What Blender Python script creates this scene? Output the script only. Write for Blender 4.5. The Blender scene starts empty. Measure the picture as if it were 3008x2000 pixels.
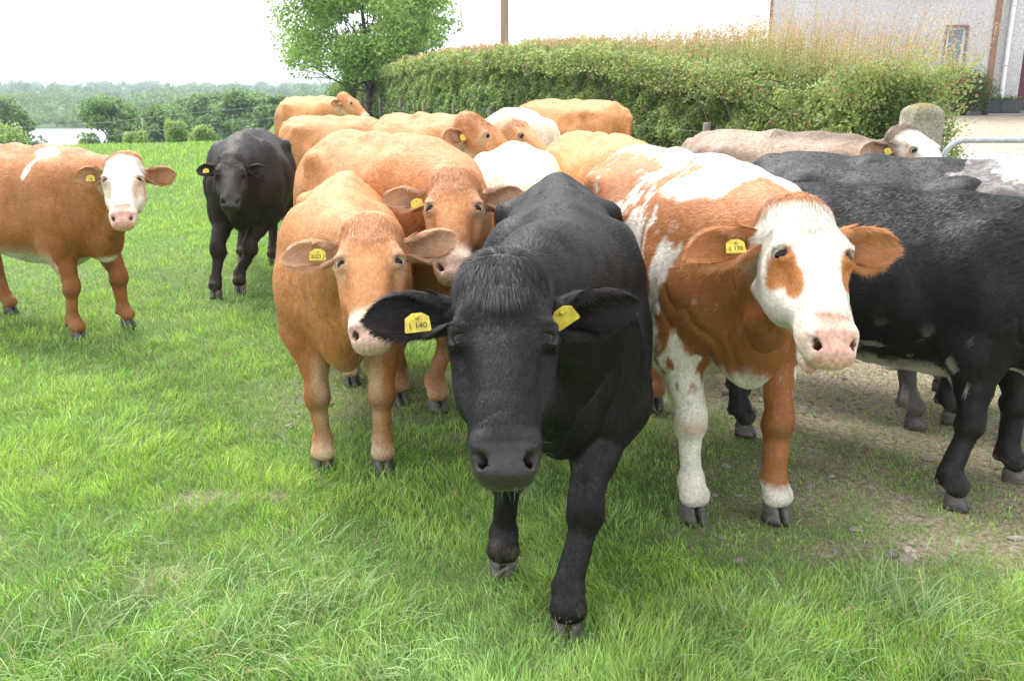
import bpy, math, random
import numpy as np
from mathutils import Vector, Matrix

# ------------------------------------------------------------------ camera, sky, sun, exposure
scene = bpy.context.scene
COL = scene.collection
CAM_H, CAM_F, CAM_PITCH = 1.6, 907.0, math.radians(15.41)
cam_data = bpy.data.cameras.new('camera')
cam = bpy.data.objects.new('camera', cam_data)
COL.objects.link(cam)
cam.location = (0, 0, CAM_H)
cam.rotation_euler = (math.pi / 2 - CAM_PITCH, 0, 0)
cam_data.sensor_width = 36.0
cam_data.lens = 36.0 * CAM_F / 1024.0
cam_data.clip_start = 0.05
cam_data.clip_end = 6000
scene.camera = cam

SUN_EL, SUN_AZ = math.radians(58), math.radians(-35)     # azimuth from +Y (view direction) towards +X
world = bpy.data.worlds.new('World')
scene.world = world
world.use_nodes = True
wn, wl = world.node_tree.nodes, world.node_tree.links
wn.clear()
sky = wn.new('ShaderNodeTexSky')
sky.sky_type = 'NISHITA'
sky.sun_disc = False
sky.sun_elevation = SUN_EL
sky.sun_rotation = SUN_AZ
sky.dust_density = 3.0
hsv = wn.new('ShaderNodeHueSaturation')
hsv.inputs['Saturation'].default_value = 0.12
mixw = wn.new('ShaderNodeMix'); mixw.data_type = 'RGBA'
mixw.inputs['Factor'].default_value = 0.55
mixw.inputs['B'].default_value = (9.5, 9.7, 10.0, 1)       # even bright cloud cover
bg = wn.new('ShaderNodeBackground')
bg.inputs['Strength'].default_value = 0.074
wo = wn.new('ShaderNodeOutputWorld')
wl.new(sky.outputs[0], hsv.inputs['Color'])
wl.new(hsv.outputs[0], mixw.inputs['A'])
wl.new(mixw.outputs['Result'], bg.inputs['Color'])
wl.new(bg.outputs[0], wo.inputs[0])

sd = bpy.data.lights.new('sun', 'SUN')
sd.energy = 1.2
sd.angle = math.radians(24)
sd.color = (1.0, 0.96, 0.9)
sun = bpy.data.objects.new('sun', sd)
COL.objects.link(sun)
sdir = Vector((math.sin(SUN_AZ) * math.cos(SUN_EL), math.cos(SUN_AZ) * math.cos(SUN_EL), math.sin(SUN_EL)))
sun.rotation_euler = sdir.to_track_quat('Z', 'Y').to_euler()
sun.location = (0, 0, 30)
scene.view_settings.view_transform = 'Standard'
scene.view_settings.look = 'None'
scene.view_settings.gamma = 1.0
scene.view_settings.exposure = 1.90
cy = scene.cycles
try:
    cy.use_denoising = True
    cy.max_bounces = 8
    cy.diffuse_bounces = 3
    cy.glossy_bounces = 2
    cy.transmission_bounces = 4
    cy.transparent_max_bounces = 8
    cy.volume_bounces = 0
    cy.caustics_reflective = False
    cy.caustics_refractive = False
except Exception:
    pass

# ------------------------------------------------------------------ small helpers
f32 = np.float32
def rng(seed): return np.random.default_rng(seed)

def _hash(ix, iy, iz, seed):
    h = (ix.astype(np.int64) * 73856093) ^ (iy.astype(np.int64) * 19349663) ^ (iz.astype(np.int64) * 83492791) ^ (seed * 2654435761)
    h &= 0xFFFFFFFF
    h = ((h ^ (h >> 15)) * 2246822519) & 0xFFFFFFFF
    h = ((h ^ (h >> 13)) * 3266489917) & 0xFFFFFFFF
    return ((h ^ (h >> 16)) & 0xFFFFFF).astype(np.float64) / 0xFFFFFF

def noise3(P, freq=1.0, seed=0, octaves=1):
    """value noise in -1..1"""
    P = np.asarray(P, float)
    out = np.zeros(len(P)); amp = 1.0; tot = 0
    fr = np.array(freq, float) * np.ones(3)
    for o in range(octaves):
        Q = P * fr + 17.3 * (o + 1)
        I = np.floor(Q).astype(np.int64); t = Q - I
        t = t * t * (3 - 2 * t)
        r = np.zeros(len(P))
        for a in (0, 1):
            for b in (0, 1):
                for c in (0, 1):
                    w = (t[:, 0] if a else 1 - t[:, 0]) * (t[:, 1] if b else 1 - t[:, 1]) * (t[:, 2] if c else 1 - t[:, 2])
                    r += w * _hash(I[:, 0] + a, I[:, 1] + b, I[:, 2] + c, seed + o)
        out += amp * (2 * r - 1); tot += amp
        amp *= 0.5; fr = fr * 2.03
    return out / tot

def sstep(a, b, x):
    t = np.clip((x - a) / (b - a), 0, 1)
    return t * t * (3 - 2 * t)

def lerp(a, b, t):
    t = np.asarray(t)[..., None]
    return np.asarray(a) * (1 - t) + np.asarray(b) * t

def nrm(v):
    v = np.asarray(v, float)
    return v / np.maximum(np.linalg.norm(v, axis=-1, keepdims=True), 1e-9)

def mesh_np(name, V, faces, mat=None, parent=None, col=None, smooth=True, extra=None):
    """faces: list of int arrays (n,3) or (n,4). One mesh object."""
    V = np.ascontiguousarray(V, dtype=f32)
    faces = [np.asarray(f, dtype=np.int32) for f in faces if len(f)]
    loops = np.concatenate([f.ravel() for f in faces])
    sizes = np.concatenate([np.full(len(f), f.shape[1], np.int32) for f in faces])
    starts = np.concatenate([[0], np.cumsum(sizes)[:-1]]).astype(np.int32)
    me = bpy.data.meshes.new(name)
    me.vertices.add(len(V)); me.vertices.foreach_set('co', V.ravel())
    me.loops.add(len(loops)); me.loops.foreach_set('vertex_index', loops)
    me.polygons.add(len(sizes)); me.polygons.foreach_set('loop_start', starts)
    me.update(calc_edges=True)
    me.polygons.foreach_set('use_smooth', np.full(len(sizes), bool(smooth)))
    if col is not None:
        c = np.ones((len(V), 4), f32); c[:, :3] = np.clip(col, 0, 1)
        a = me.attributes.new('Col', 'FLOAT_COLOR', 'POINT')
        a.data.foreach_set('color', c.ravel())
    if extra:
        for k, v in extra.items():
            a = me.attributes.new(k, 'FLOAT', 'POINT'); a.data.foreach_set('value', np.asarray(v, f32))
    me.validate()
    if mat is not None: me.materials.append(mat)
    o = bpy.data.objects.new(name, me)
    COL.objects.link(o)
    if parent is not None: o.parent = parent
    return o

def tag(o, label=None, cat=None, group=None, kind=None):
    if label: o['label'] = label
    if cat: o['category'] = cat
    if group: o['group'] = group
    if kind: o['kind'] = kind
    return o

def empty(name, loc=(0, 0, 0), rz=0.0, scale=1.0):
    o = bpy.data.objects.new(name, None)
    o.empty_display_size = 0.2
    o.location = loc; o.rotation_euler = (0, 0, rz); o.scale = (scale,) * 3
    COL.objects.link(o)
    return o

class MB:
    """collects simple shapes, builds ONE mesh object"""
    def __init__(s): s.V = []; s.F3 = []; s.F4 = []; s.n = 0; s.C = []
    def add(s, V, F3=None, F4=None, col=None):
        V = np.asarray(V, float).reshape(-1, 3)
        s.V.append(V)
        if F3 is not None and len(F3): s.F3.append(np.asarray(F3, int) + s.n)
        if F4 is not None and len(F4): s.F4.append(np.asarray(F4, int) + s.n)
        s.C.append(np.ones((len(V), 3)) * (np.asarray(col) if col is not None else 1.0))
        s.n += len(V)
        return s
    def box(s, c, d, R=None, col=None, bev=0.0):
        d = np.asarray(d, float) / 2; b = bev
        if b <= 0:
            V = np.array([[x, y, z] for x in (-1, 1) for y in (-1, 1) for z in (-1, 1)], float) * d
            F = [[0, 1, 3, 2], [4, 6, 7, 5], [0, 4, 5, 1], [2, 3, 7, 6], [0, 2, 6, 4], [1, 5, 7, 3]]
            F3 = None
        else:
            V = []; idx = {}
            for x in (-1, 1):
                for y in (-1, 1):
                    for z in (-1, 1):
                        for k in range(3):
                            p = np.array([x, y, z]) * (d - b); p[k] += (x, y, z)[k] * b
                            idx[(x, y, z, k)] = len(V); V.append(p)
            F = []; F3 = []
            def q(*k): F.append([idx[i] for i in k])
            for k in range(3):
                a, b2 = [i for i in range(3) if i != k]
                for sg in (-1, 1):
                    ks = []
                    for (u, v) in ((-1, -1), (1, -1), (1, 1), (-1, 1)):
                        t = [0, 0, 0]; t[k] = sg; t[a] = u; t[b2] = v
                        ks.append((*t, k))
                    if (sg > 0) == (k == 1): ks = ks[::-1]
                    q(*ks)
            for k in range(3):           # edges parallel to axis k
                a, b2 = [i for i in range(3) if i != k]
                for u in (-1, 1):
                    for v in (-1, 1):
                        t0 = [0, 0, 0]; t0[a] = u; t0[b2] = v; t0[k] = -1
                        t1 = list(t0); t1[k] = 1
                        q((*t0, a), (*t1, a), (*t1, b2), (*t0, b2))
            for x in (-1, 1):
                for y in (-1, 1):
                    for z in (-1, 1):
                        F3.append([idx[(x, y, z, k)] for k in range(3)])
            V = np.array(V)
        if R is not None: V = V @ np.asarray(R).T
        return s.add(V + np.asarray(c, float), F3, F, col)
    def tube(s, pts, r, n=10, col=None, cap=True):
        pts = np.asarray(pts, float); m = len(pts)
        r = np.ones(m) * r if np.isscalar(r) else np.asarray(r, float)
        T = np.gradient(pts, axis=0); T = nrm(T)
        ref = np.array([0, 0, 1.0]) if abs(T[:, 2]).mean() < 0.8 else np.array([1.0, 0, 0])
        A = nrm(np.cross(T, ref)); B = np.cross(T, A)
        th = np.arange(n) * 2 * np.pi / n
        V = pts[:, None] + r[:, None, None] * (np.cos(th)[None, :, None] * A[:, None] + np.sin(th)[None, :, None] * B[:, None])
        i = np.arange(m - 1)[:, None] * n; j = np.arange(n)[None]; j2 = (j + 1) % n
        F = np.stack([i + j, i + j2, i + n + j2, i + n + j], -1).reshape(-1, 4)
        V = V.reshape(-1, 3); F3 = None
        if cap:
            k = len(V); V = np.vstack([V, pts[:1], pts[-1:]])
            jj = np.arange(n); F3 = np.vstack([np.stack([np.full(n, k), (jj + 1) % n, jj], 1),
                                            np.stack([np.full(n, k + 1), (m - 1) * n + jj, (m - 1) * n + (jj + 1) % n], 1)])
        return s.add(V, F3, F, col)
    def ball(s, c, r, n=12, col=None, R=None):
        m = n // 2 + 1
        ph = np.linspace(0, np.pi, m); th = np.arange(n) * 2 * np.pi / n
        V = np.stack([np.sin(ph)[:, None] * np.cos(th), np.sin(ph)[:, None] * np.sin(th), np.cos(ph)[:, None] * np.ones(n)], -1)
        V = V.reshape(-1, 3) * np.asarray(r)
        if R is not None: V = V @ np.asarray(R).T
        i = np.arange(m - 1)[:, None] * n; j = np.arange(n)[None]; j2 = (j + 1) % n
        F = np.stack([i + j, i + n + j, i + n + j2, i + j2], -1).reshape(-1, 4)
        return s.add(V + np.asarray(c, float), None, F, col)
    def build(s, name, mat=None, parent=None, smooth=False, col=False):
        V = np.vstack(s.V)
        fs = []
        if s.F3: fs.append(np.vstack(s.F3))
        if s.F4: fs.append(np.vstack(s.F4))
        return mesh_np(name, V, fs, mat, parent, np.vstack(s.C) if col else None, smooth)

# ------------------------------------------------------------------ materials
def mat_base(name):
    m = bpy.data.materials.new(name); m.use_nodes = True
    nt = m.node_tree; b = nt.nodes['Principled BSDF']
    return m, nt, b

def m_noise(name, c1, c2, scale=6.0, rough=0.8, bump=0.3, bscale=None, detail=6, dist=0.02, metallic=0.0, c3=None, stretch=None):
    m, nt, b = mat_base(name)
    tc = nt.nodes.new('ShaderNodeTexCoord')
    mp = nt.nodes.new('ShaderNodeMapping')
    if stretch: mp.inputs['Scale'].default_value = stretch
    nt.links.new(tc.outputs['Object'], mp.inputs['Vector'])
    n1 = nt.nodes.new('ShaderNodeTexNoise'); n1.inputs['Scale'].default_value = scale; n1.inputs['Detail'].default_value = detail
    nt.links.new(mp.outputs[0], n1.inputs['Vector'])
    r = nt.nodes.new('ShaderNodeValToRGB')
    r.color_ramp.elements[0].position = 0.32; r.color_ramp.elements[0].color = (*c1, 1)
    r.color_ramp.elements[1].position = 0.68; r.color_ramp.elements[1].color = (*c2, 1)
    if c3:
        e = r.color_ramp.elements.new(0.5); e.color = (*c3, 1)
    nt.links.new(n1.outputs['Fac'], r.inputs['Fac'])
    nt.links.new(r.outputs['Color'], b.inputs['Base Color'])
    b.inputs['Roughness'].default_value = rough
    b.inputs['Metallic'].default_value = metallic
    if bump:
        n2 = nt.nodes.new('ShaderNodeTexNoise'); n2.inputs['Scale'].default_value = bscale or scale * 4; n2.inputs['Detail'].default_value = 5
        nt.links.new(mp.outputs[0], n2.inputs['Vector'])
        bp = nt.nodes.new('ShaderNodeBump'); bp.inputs['Strength'].default_value = bump; bp.inputs['Distance'].default_value = dist
        nt.links.new(n2.outputs['Fac'], bp.inputs['Height'])
        nt.links.new(bp.outputs[0], b.inputs['Normal'])
    return m

def m_attr(name, rough=0.6, spec=0.5, nscale=60.0, namp=0.25, bump=0.0, bscale=80.0, bdist=0.004, trans=0.0, wet=False, sheen=0.0, stretch=None):
    """base colour from the Col attribute times procedural noise"""
    m, nt, b = mat_base(name)
    at = nt.nodes.new('ShaderNodeAttribute'); at.attribute_name = 'Col'
    tc = nt.nodes.new('ShaderNodeTexCoord')
    mp = nt.nodes.new('ShaderNodeMapping')
    if stretch: mp.inputs['Scale'].default_value = stretch
    nt.links.new(tc.outputs['Object'], mp.inputs['Vector'])
    no = nt.nodes.new('ShaderNodeTexNoise'); no.inputs['Scale'].default_value = nscale; no.inputs['Detail'].default_value = 4
    nt.links.new(mp.outputs[0], no.inputs['Vector'])
    mr = nt.nodes.new('ShaderNodeMapRange')
    mr.inputs['From Min'].default_value = 0.3; mr.inputs['From Max'].default_value = 0.7
    mr.inputs['To Min'].default_value = 1 - namp; mr.inputs['To Max'].default_value = 1 + namp
    nt.links.new(no.outputs['Fac'], mr.inputs['Value'])
    mx = nt.nodes.new('ShaderNodeMix'); mx.data_type = 'RGBA'; mx.blend_type = 'MULTIPLY'; mx.inputs['Factor'].default_value = 1.0
    nt.links.new(at.outputs['Color'], mx.inputs['A']); nt.links.new(mr.outputs[0], mx.inputs['B'])
    nt.links.new(mx.outputs['Result'], b.inputs['Base Color'])
    b.inputs['Roughness'].default_value = rough
    b.inputs['Specular IOR Level'].default_value = spec
    if sheen:
        b.inputs['Sheen Weight'].default_value = sheen
        b.inputs['Sheen Roughness'].default_value = 0.4
    if wet:
        aw = nt.nodes.new('ShaderNodeAttribute'); aw.attribute_name = 'wet'
        m2 = nt.nodes.new('ShaderNodeMapRange')
        m2.inputs['To Min'].default_value = rough; m2.inputs['To Max'].default_value = 0.40
        nt.links.new(aw.outputs['Fac'], m2.inputs['Value']); nt.links.new(m2.outputs[0], b.inputs['Roughness'])
    if bump:
        n2 = nt.nodes.new('ShaderNodeTexNoise'); n2.inputs['Scale'].default_value = bscale; n2.inputs['Detail'].default_value = 4
        nt.links.new(mp.outputs[0], n2.inputs['Vector'])
        bp = nt.nodes.new('ShaderNodeBump'); bp.inputs['Strength'].default_value = bump; bp.inputs['Distance'].default_value = bdist
        nt.links.new(n2.outputs['Fac'], bp.inputs['Height']); nt.links.new(bp.outputs[0], b.inputs['Normal'])
    if trans:
        tr = nt.nodes.new('ShaderNodeBsdfTranslucent'); ms = nt.nodes.new('ShaderNodeMixShader')
        ms.inputs[0].default_value = trans
        nt.links.new(mx.outputs['Result'], tr.inputs['Color'])
        nt.links.new(b.outputs[0], ms.inputs[1]); nt.links.new(tr.outputs[0], ms.inputs[2])
        nt.links.new(ms.outputs[0], nt.nodes['Material Output'].inputs['Surface'])
    return m
# ------------------------------------------------------------------ cattle: implicit-surface modelling
def smin(a, b, k):
    h = np.maximum(k - np.abs(a - b), 0) / k
    return np.minimum(a, b) - h * h * k * 0.25

class Field:
    def __init__(s, lo, hi, vox):
        s.lo = np.asarray(lo, float); s.vox = vox
        s.n = np.ceil((np.asarray(hi) - s.lo) / vox).astype(int) + 1
        s.ax = [(s.lo[i] + vox * np.arange(s.n[i])).astype(f32) for i in range(3)]
        s.D = np.full(tuple(s.n), 9.0, f32)
    def region(s, lo, hi):
        a = np.clip(np.floor((np.asarray(lo) - s.lo) / s.vox).astype(int), 0, s.n)
        b = np.clip(np.ceil((np.asarray(hi) - s.lo) / s.vox).astype(int) + 1, 0, s.n)
        if np.any(b <= a): return None
        sl = tuple(slice(a[i], b[i]) for i in range(3))
        return sl, s.ax[0][sl[0]][:, None, None], s.ax[1][sl[1]][None, :, None], s.ax[2][sl[2]][None, None, :]
    def put(s, sl, d, k, sub=False):
        if sub: s.D[sl] = -smin(-s.D[sl], d, k)
        else: s.D[sl] = smin(s.D[sl], d, k) if k > 0 else np.minimum(s.D[sl], d)
    def cone(s, a, b, ra, rb, k=0.03, sub=False):
        a = np.asarray(a, float); b = np.asarray(b, float); m = max(ra, rb) + k + 2 * s.vox
        r = s.region(np.minimum(a, b) - m, np.maximum(a, b) + m)
        if r is None: return
        sl, X, Y, Z = r
        e = b - a; L = max(e @ e, 1e-9)
        t = np.clip(((X - a[0]) * e[0] + (Y - a[1]) * e[1] + (Z - a[2]) * e[2]) / L, 0, 1)
        d = np.sqrt((X - a[0] - t * e[0]) ** 2 + (Y - a[1] - t * e[1]) ** 2 + (Z - a[2] - t * e[2]) ** 2) - (ra + t * (rb - ra))
        s.put(sl, d.astype(f32), k, sub)
    def ell(s, c, rad, R=None, k=0.03, sub=False):
        """ellipsoid; R rows are its axes"""
        c = np.asarray(c, float); rad = np.asarray(rad, float); R = np.eye(3) if R is None else np.asarray(R, float)
        m = rad.max() + k + 2 * s.vox
        r = s.region(c - m, c + m)
        if r is None: return
        sl, X, Y, Z = r
        X = X - c[0]; Y = Y - c[1]; Z = Z - c[2]
        q = [(R[i, 0] * X + R[i, 1] * Y + R[i, 2] * Z) / rad[i] for i in range(3)]
        f = np.sqrt(q[0] ** 2 + q[1] ** 2 + q[2] ** 2)
        g = np.sqrt((q[0] / rad[0]) ** 2 + (q[1] / rad[1]) ** 2 + (q[2] / rad[2]) ** 2) + 1e-6
        d = f * (f - 1) / g
        s.put(sl, d.astype(f32), k, sub)
    def loft(s, C, U, par, W, Hu, Hd, k=0.04, e=2.3, coff=None):
        """elliptic tube along polyline C (n,3), up vectors U, half widths W, half heights up/down; par = parameter per node,
        W/Hu/Hd/coff = (params, values) tables"""
        C = np.asarray(C, float); U = nrm(U)
        m = max(max(W[1]), max(Hu[1]), max(Hd[1])) + (max(np.abs(coff[1])) if coff else 0) + k + 2 * s.vox
        r = s.region(C.min(0) - m, C.max(0) + m)
        if r is None: return
        sl, X, Y, Z = r
        best = None
        ns = len(C) - 1
        for i in range(ns):
            ed = C[i + 1] - C[i]; L = ed @ ed
            tr = (((X - C[i][0]) * ed[0] + (Y - C[i][1]) * ed[1] + (Z - C[i][2]) * ed[2]) / L).astype(f32)
            t = np.clip(tr, 0, 1)
            dx = X - C[i][0] - t * ed[0]; dy = Y - C[i][1] - t * ed[1]; dz = Z - C[i][2] - t * ed[2]
            d2 = dx * dx + dy * dy + dz * dz
            ux, uy, uz = (U[i][j] + t * (U[i + 1][j] - U[i][j]) for j in range(3))
            T = ed / math.sqrt(L)
            # axial overshoot only at the two ends
            ov = np.zeros_like(tr)
            if i == 0: ov = np.where(tr < 0, -tr * math.sqrt(L), ov)
            if i == ns - 1: ov = np.where(tr > 1, (tr - 1) * math.sqrt(L), ov)
            u = dx * ux + dy * uy + dz * uz
            sx = T[1] * uz - T[2] * uy; sy = T[2] * ux - T[0] * uz; sz = T[0] * uy - T[1] * ux
            v = dx * sx + dy * sy + dz * sz
            p = par[i] + t * (par[i + 1] - par[i])
            cur = [d2, u, v, ov, p]
            if best is None: best = cur
            else:
                mk = d2 < best[0]
                best = [np.where(mk, c, b) for c, b in zip(cur, best)]
        d2, u, v, ov, p = best
        sh = p.shape; pf = p.ravel()
        w = smooth_interp(pf, W).reshape(sh); hu = smooth_interp(pf, Hu).reshape(sh); hd = smooth_interp(pf, Hd).reshape(sh)
        if coff: u = u - smooth_interp(pf, coff).reshape(sh)
        h = np.where(u > 0, hu, hd)
        cr = np.minimum(w, np.minimum(hu, hd))
        f = (np.abs(v / w) ** e + np.abs(u / h) ** e + (ov / cr) ** e) ** (1 / e)
        # approximate distance
        rr = np.sqrt(u * u + v * v + ov * ov)
        d = np.where(f > 0.3, rr * (1 - 1 / np.maximum(f, 1e-3)), -cr * 0.7)
        d = np.maximum(d, -cr)
        s.put(sl, d.astype(f32), k)
    def mesh(s):
        D = s.D; ins = D < 0
        nx, ny, nz = D.shape
        cs = np.zeros((nx - 1, ny - 1, nz - 1), np.int8)
        for a in (0, 1):
            for b in (0, 1):
                for c in (0, 1):
                    cs += ins[a:nx - 1 + a, b:ny - 1 + b, c:nz - 1 + c]
        act = (cs > 0) & (cs < 8)
        I = np.argwhere(act)
        idx = np.full(act.shape, -1, np.int32); idx[act] = np.arange(len(I), dtype=np.int32)
        cor = {}
        for a in (0, 1):
            for b in (0, 1):
                for c in (0, 1):
                    cor[(a, b, c)] = D[I[:, 0] + a, I[:, 1] + b, I[:, 2] + c].astype(float)
        acc = np.zeros((len(I), 3)); cnt = np.zeros(len(I))
        for p in cor:
            for axis in range(3):
                if p[axis] == 0:
                    q = list(p); q[axis] = 1; q = tuple(q)
                    d0, d1 = cor[p], cor[q]
                    m = (d0 < 0) != (d1 < 0)
                    t = np.where(m, d0 / np.where(m, d0 - d1, 1), 0)
                    pos = np.array(p, float)[None] * np.ones((len(I), 1))
                    pos[:, axis] = t
                    acc += pos * m[:, None]; cnt += m
        V = s.lo + s.vox * (I + acc / cnt[:, None])
        F = []
        for axis in range(3):
            a1, a2 = (axis + 1) % 3, (axis + 2) % 3
            sl0 = [slice(None)] * 3; sl1 = [slice(None)] * 3
            sl0[axis] = slice(0, -1); sl1[axis] = slice(1, None)
            A = ins[tuple(sl0)]; B = ins[tuple(sl1)]
            E = np.argwhere(A != B)
            E = E[(E[:, a1] > 0) & (E[:, a2] > 0) & (E[:, a1] < D.shape[a1] - 1) & (E[:, a2] < D.shape[a2] - 1)]
            flip = ~A[E[:, 0], E[:, 1], E[:, 2]]
            def cell(o1, o2):
                q = E.copy(); q[:, a1] -= o1; q[:, a2] -= o2
                return idx[q[:, 0], q[:, 1], q[:, 2]]
            q = np.stack([cell(1, 1), cell(0, 1), cell(0, 0), cell(1, 0)], 1)
            q[flip] = q[flip][:, ::-1]
            F.append(q)
        return V, np.vstack(F)

def smooth_interp(x, tab):
    """smooth (catmull-rom resampled) table lookup"""
    xs, ys = np.asarray(tab[0], float), np.asarray(tab[1], float)
    if len(xs) > 2:
        m = np.gradient(ys, xs)
        xf = np.linspace(xs[0], xs[-1], 160)
        k = np.clip(np.searchsorted(xs, xf, side='right') - 1, 0, len(xs) - 2)
        h = xs[k + 1] - xs[k]; t = (xf - xs[k]) / h
        yf = ((2 * t**3 - 3 * t**2 + 1) * ys[k] + (t**3 - 2 * t**2 + t) * h * m[k] + (-2 * t**3 + 3 * t**2) * ys[k + 1] + (t**3 - t**2) * h * m[k + 1])
        xs, ys = xf, yf
    return np.interp(x, xs, ys).astype(f32)

def bez(p0, p1, p2, p3, n):
    t = np.linspace(0, 1, n)[:, None]
    return (1 - t)**3 * p0 + 3 * (1 - t)**2 * t * p1 + 3 * (1 - t) * t**2 * p2 + t**3 * p3

def vnormals(V, F):
    n = np.zeros((len(V), 3))
    a = V[F[:, 2]] - V[F[:, 0]]; b = V[F[:, 3]] - V[F[:, 1]]
    fn = np.cross(a, b)
    for j in range(4):
        for c in range(3):
            n[:, c] += np.bincount(F[:, j], weights=fn[:, c], minlength=len(V))
    return nrm(n), np.linalg.norm(fn, axis=1) * 0.5

class Cow:
    """canonical frame: +X forward, +Y the animal's left, +Z up, metres for an animal 1.28 m at the withers"""
    def __init__(c, x, y, head, scale=1.0, poll=None, hdir=None, roll=0.0, hoofs=None, build=1.0, z=0.0):
        c.hl = .88; c.pos = np.array([x, y, z]); c.h = head; c.s = scale; c.bw = build
        ch, sh = math.cos(head), math.sin(head)
        c.Rw = np.array([[ch, -sh, 0], [sh, ch, 0], [0, 0, 1.0]])
        c.poll = np.array([0.98, 0, 1.28]) if poll is None else c.tol(poll)
        c.u = nrm([0.62, 0, -0.78]) if hdir is None else nrm(c.Rw.T @ np.asarray(hdir, float))
        z = np.array([0, 0, 1.0])
        v = nrm(np.cross(z, c.u))          # the animal's left of the head
        n = np.cross(c.u, v)               # outward from the face
        cr, sr = math.cos(roll), math.sin(roll)
        c.v = v * cr + n * sr; c.n = np.cross(c.u, c.v)
        dflt = [(0.50, 0.15), (0.46, -0.15), (-0.62, 0.15), (-0.70, -0.15)]
        c.hoofs = []
        for i in range(4):
            if hoofs and hoofs[i] is not None:
                w = c.tol((hoofs[i][0], hoofs[i][1], c.pos[2])); c.hoofs.append((w[0], w[1]))
            else: c.hoofs.append(dflt[i])
    def tol(c, p): return (c.Rw.T @ (np.asarray(p, float) - c.pos)) / c.s
    def tow(c, P): return (np.asarray(P) * c.s) @ c.Rw.T + c.pos
    def hp(c, t, v, n): return c.poll + c.hk * (t * c.hl * c.u + v * c.v + n * c.n)
    def toh(c, P):
        q = (P - c.poll) / c.hk
        return np.stack([q @ c.u / c.hl, q @ c.v, q @ c.n], -1)
    def legs(c, fat=1.0):
        out = []
        for i, (hx, hy) in enumerate(c.hoofs):
            sg = 1 if i % 2 == 0 else -1
            if i < 2:
                sh = np.array([0.46, sg * 0.17 * c.bw, 0.88]); el = np.array([0.40 + 0.25 * (hx - 0.48), sg * 0.165 * c.bw, 0.66])
                ft = np.array([hx - 0.035, hy, 0.135]); kn = el * 0.42 + ft * 0.58 + np.array([0.035, 0, 0]); kn[2] = 0.37
                out.append(dict(front=True, J=[sh, el, kn, ft, np.array([hx, hy, 0.06])]))
            else:
                hip = np.array([-0.42, sg * 0.15 * c.bw, 0.95]); st = np.array([-0.40 + 0.25 * (hx + 0.66), sg * 0.19 * c.bw, 0.70])
                ft = np.array([hx - 0.04, hy, 0.14]); hk = np.array([hx - 0.10, hy * 0.9 + sg * 0.01, 0.49])
                out.append(dict(front=False, J=[hip, st, hk, ft, np.array([hx, hy, 0.06])]))
        c.L = out; return out
    def build_body(c, vox=0.012, hk=1.0, mouth=0.0, legfat=1.0, tail=0.15, muscle=1.0, neckfat=1.0, dewlap=1.0, jw=1.0):
        c.hk = hk; bw = c.bw
        L = c.legs()
        pts = [c.hp(0, 0, 0), c.hp(.56, .1, .05), c.hp(.56, -.1, -.25), c.hp(0, .1, -.25), [-1.0, -.42, 0], [0.95, .42, 1.42]]
        for l in L:
            for j in l['J']: pts += [j - .12, j + .12]
        P = np.array(pts); lo, hi = P.min(0) - 0.06, P.max(0) + 0.06
        lo[2] = 0.03
        F = Field(lo, hi, vox)
        # torso
        X = [-0.80, -0.74, -0.60, -0.42, -0.15, 0.12, 0.36, 0.55, 0.68, 0.76]
        Zc = [0.98, 0.97, 0.96, 0.945, 0.90, 0.885, 0.90, 0.93, 0.94, 0.95]
        Wd = [0.10, 0.165, 0.235, 0.27, 0.305, 0.315, 0.275, 0.215, 0.165, 0.12]
        Hu = [0.17, 0.23, 0.285, 0.315, 0.345, 0.355, 0.355, 0.31, 0.25, 0.20]
        Hd = [0.16, 0.22, 0.28, 0.32, 0.355, 0.37, 0.36, 0.31, 0.26, 0.20]
        Wd = [w * bw * .95 for w in Wd]
        F.loft([[X[0], 0, 0.93], [X[-1], 0, 0.93]], [[0, 0, 1], [0, 0, 1]], [X[0], X[-1]], (X, Wd), (X, Hu), (X, Hd), k=0.05, e=2.15,
               coff=(X, [z - 0.93 for z in Zc]))
        # spine ridge, withers, hips, pins
        F.cone((-0.55, 0, 1.235), (-0.1, 0, 1.228), 0.03, 0.03, k=0.07)
        F.cone((-0.1, 0, 1.225), (0.22, 0, 1.212), 0.035, 0.045, k=0.10)
        F.cone((0.18, 0, 1.20), (0.45, 0, 1.195), 0.05, 0.055, k=0.10)
        F.cone((-0.80, 0, 1.13), (-0.66, 0, 1.20), 0.035, 0.05, k=0.08)
        for sg in (1, -1):
            F.ell((-0.40, sg * 0.235 * bw, 1.125), (0.055, 0.042, 0.045), k=0.09)       # hook bone
            F.ell((-0.76, sg * 0.10, 1.05), (0.05, 0.04, 0.06), k=0.08)              # pin bone
            F.ell((-0.57, sg * 0.165 * bw, 0.86), (0.20, 0.115 * muscle, 0.30), k=0.07)          # thigh
            F.ell((-0.66, sg * 0.13 * bw, 0.72), (0.14, 0.095 * muscle, 0.20), k=0.06)
            F.ell((0.40, sg * 0.185 * bw, 0.95), (0.15, 0.10, 0.25), k=0.09)        # shoulder blade
            F.ell((0.55, sg * 0.15 * bw, 0.82), (0.10, 0.085, 0.13), k=0.07)        # point of shoulder
            F.ell((-0.02, sg * 0.18, 0.83), (0.30, 0.13, 0.22), k=0.10)             # barrel
            F.ell((-0.24, sg * 0.335 * bw, 1.07), (0.12, 0.07, 0.10), k=0.08, sub=True)   # hollow of the flank
            F.ell((0.20, sg * 0.37 * bw, 0.98), (0.05, 0.075, 0.22), k=0.07, sub=True)   # behind the shoulder
            F.ell((-0.60, sg * 0.30 * bw, 1.12), (0.10, 0.06, 0.07), k=0.07, sub=True)
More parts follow.
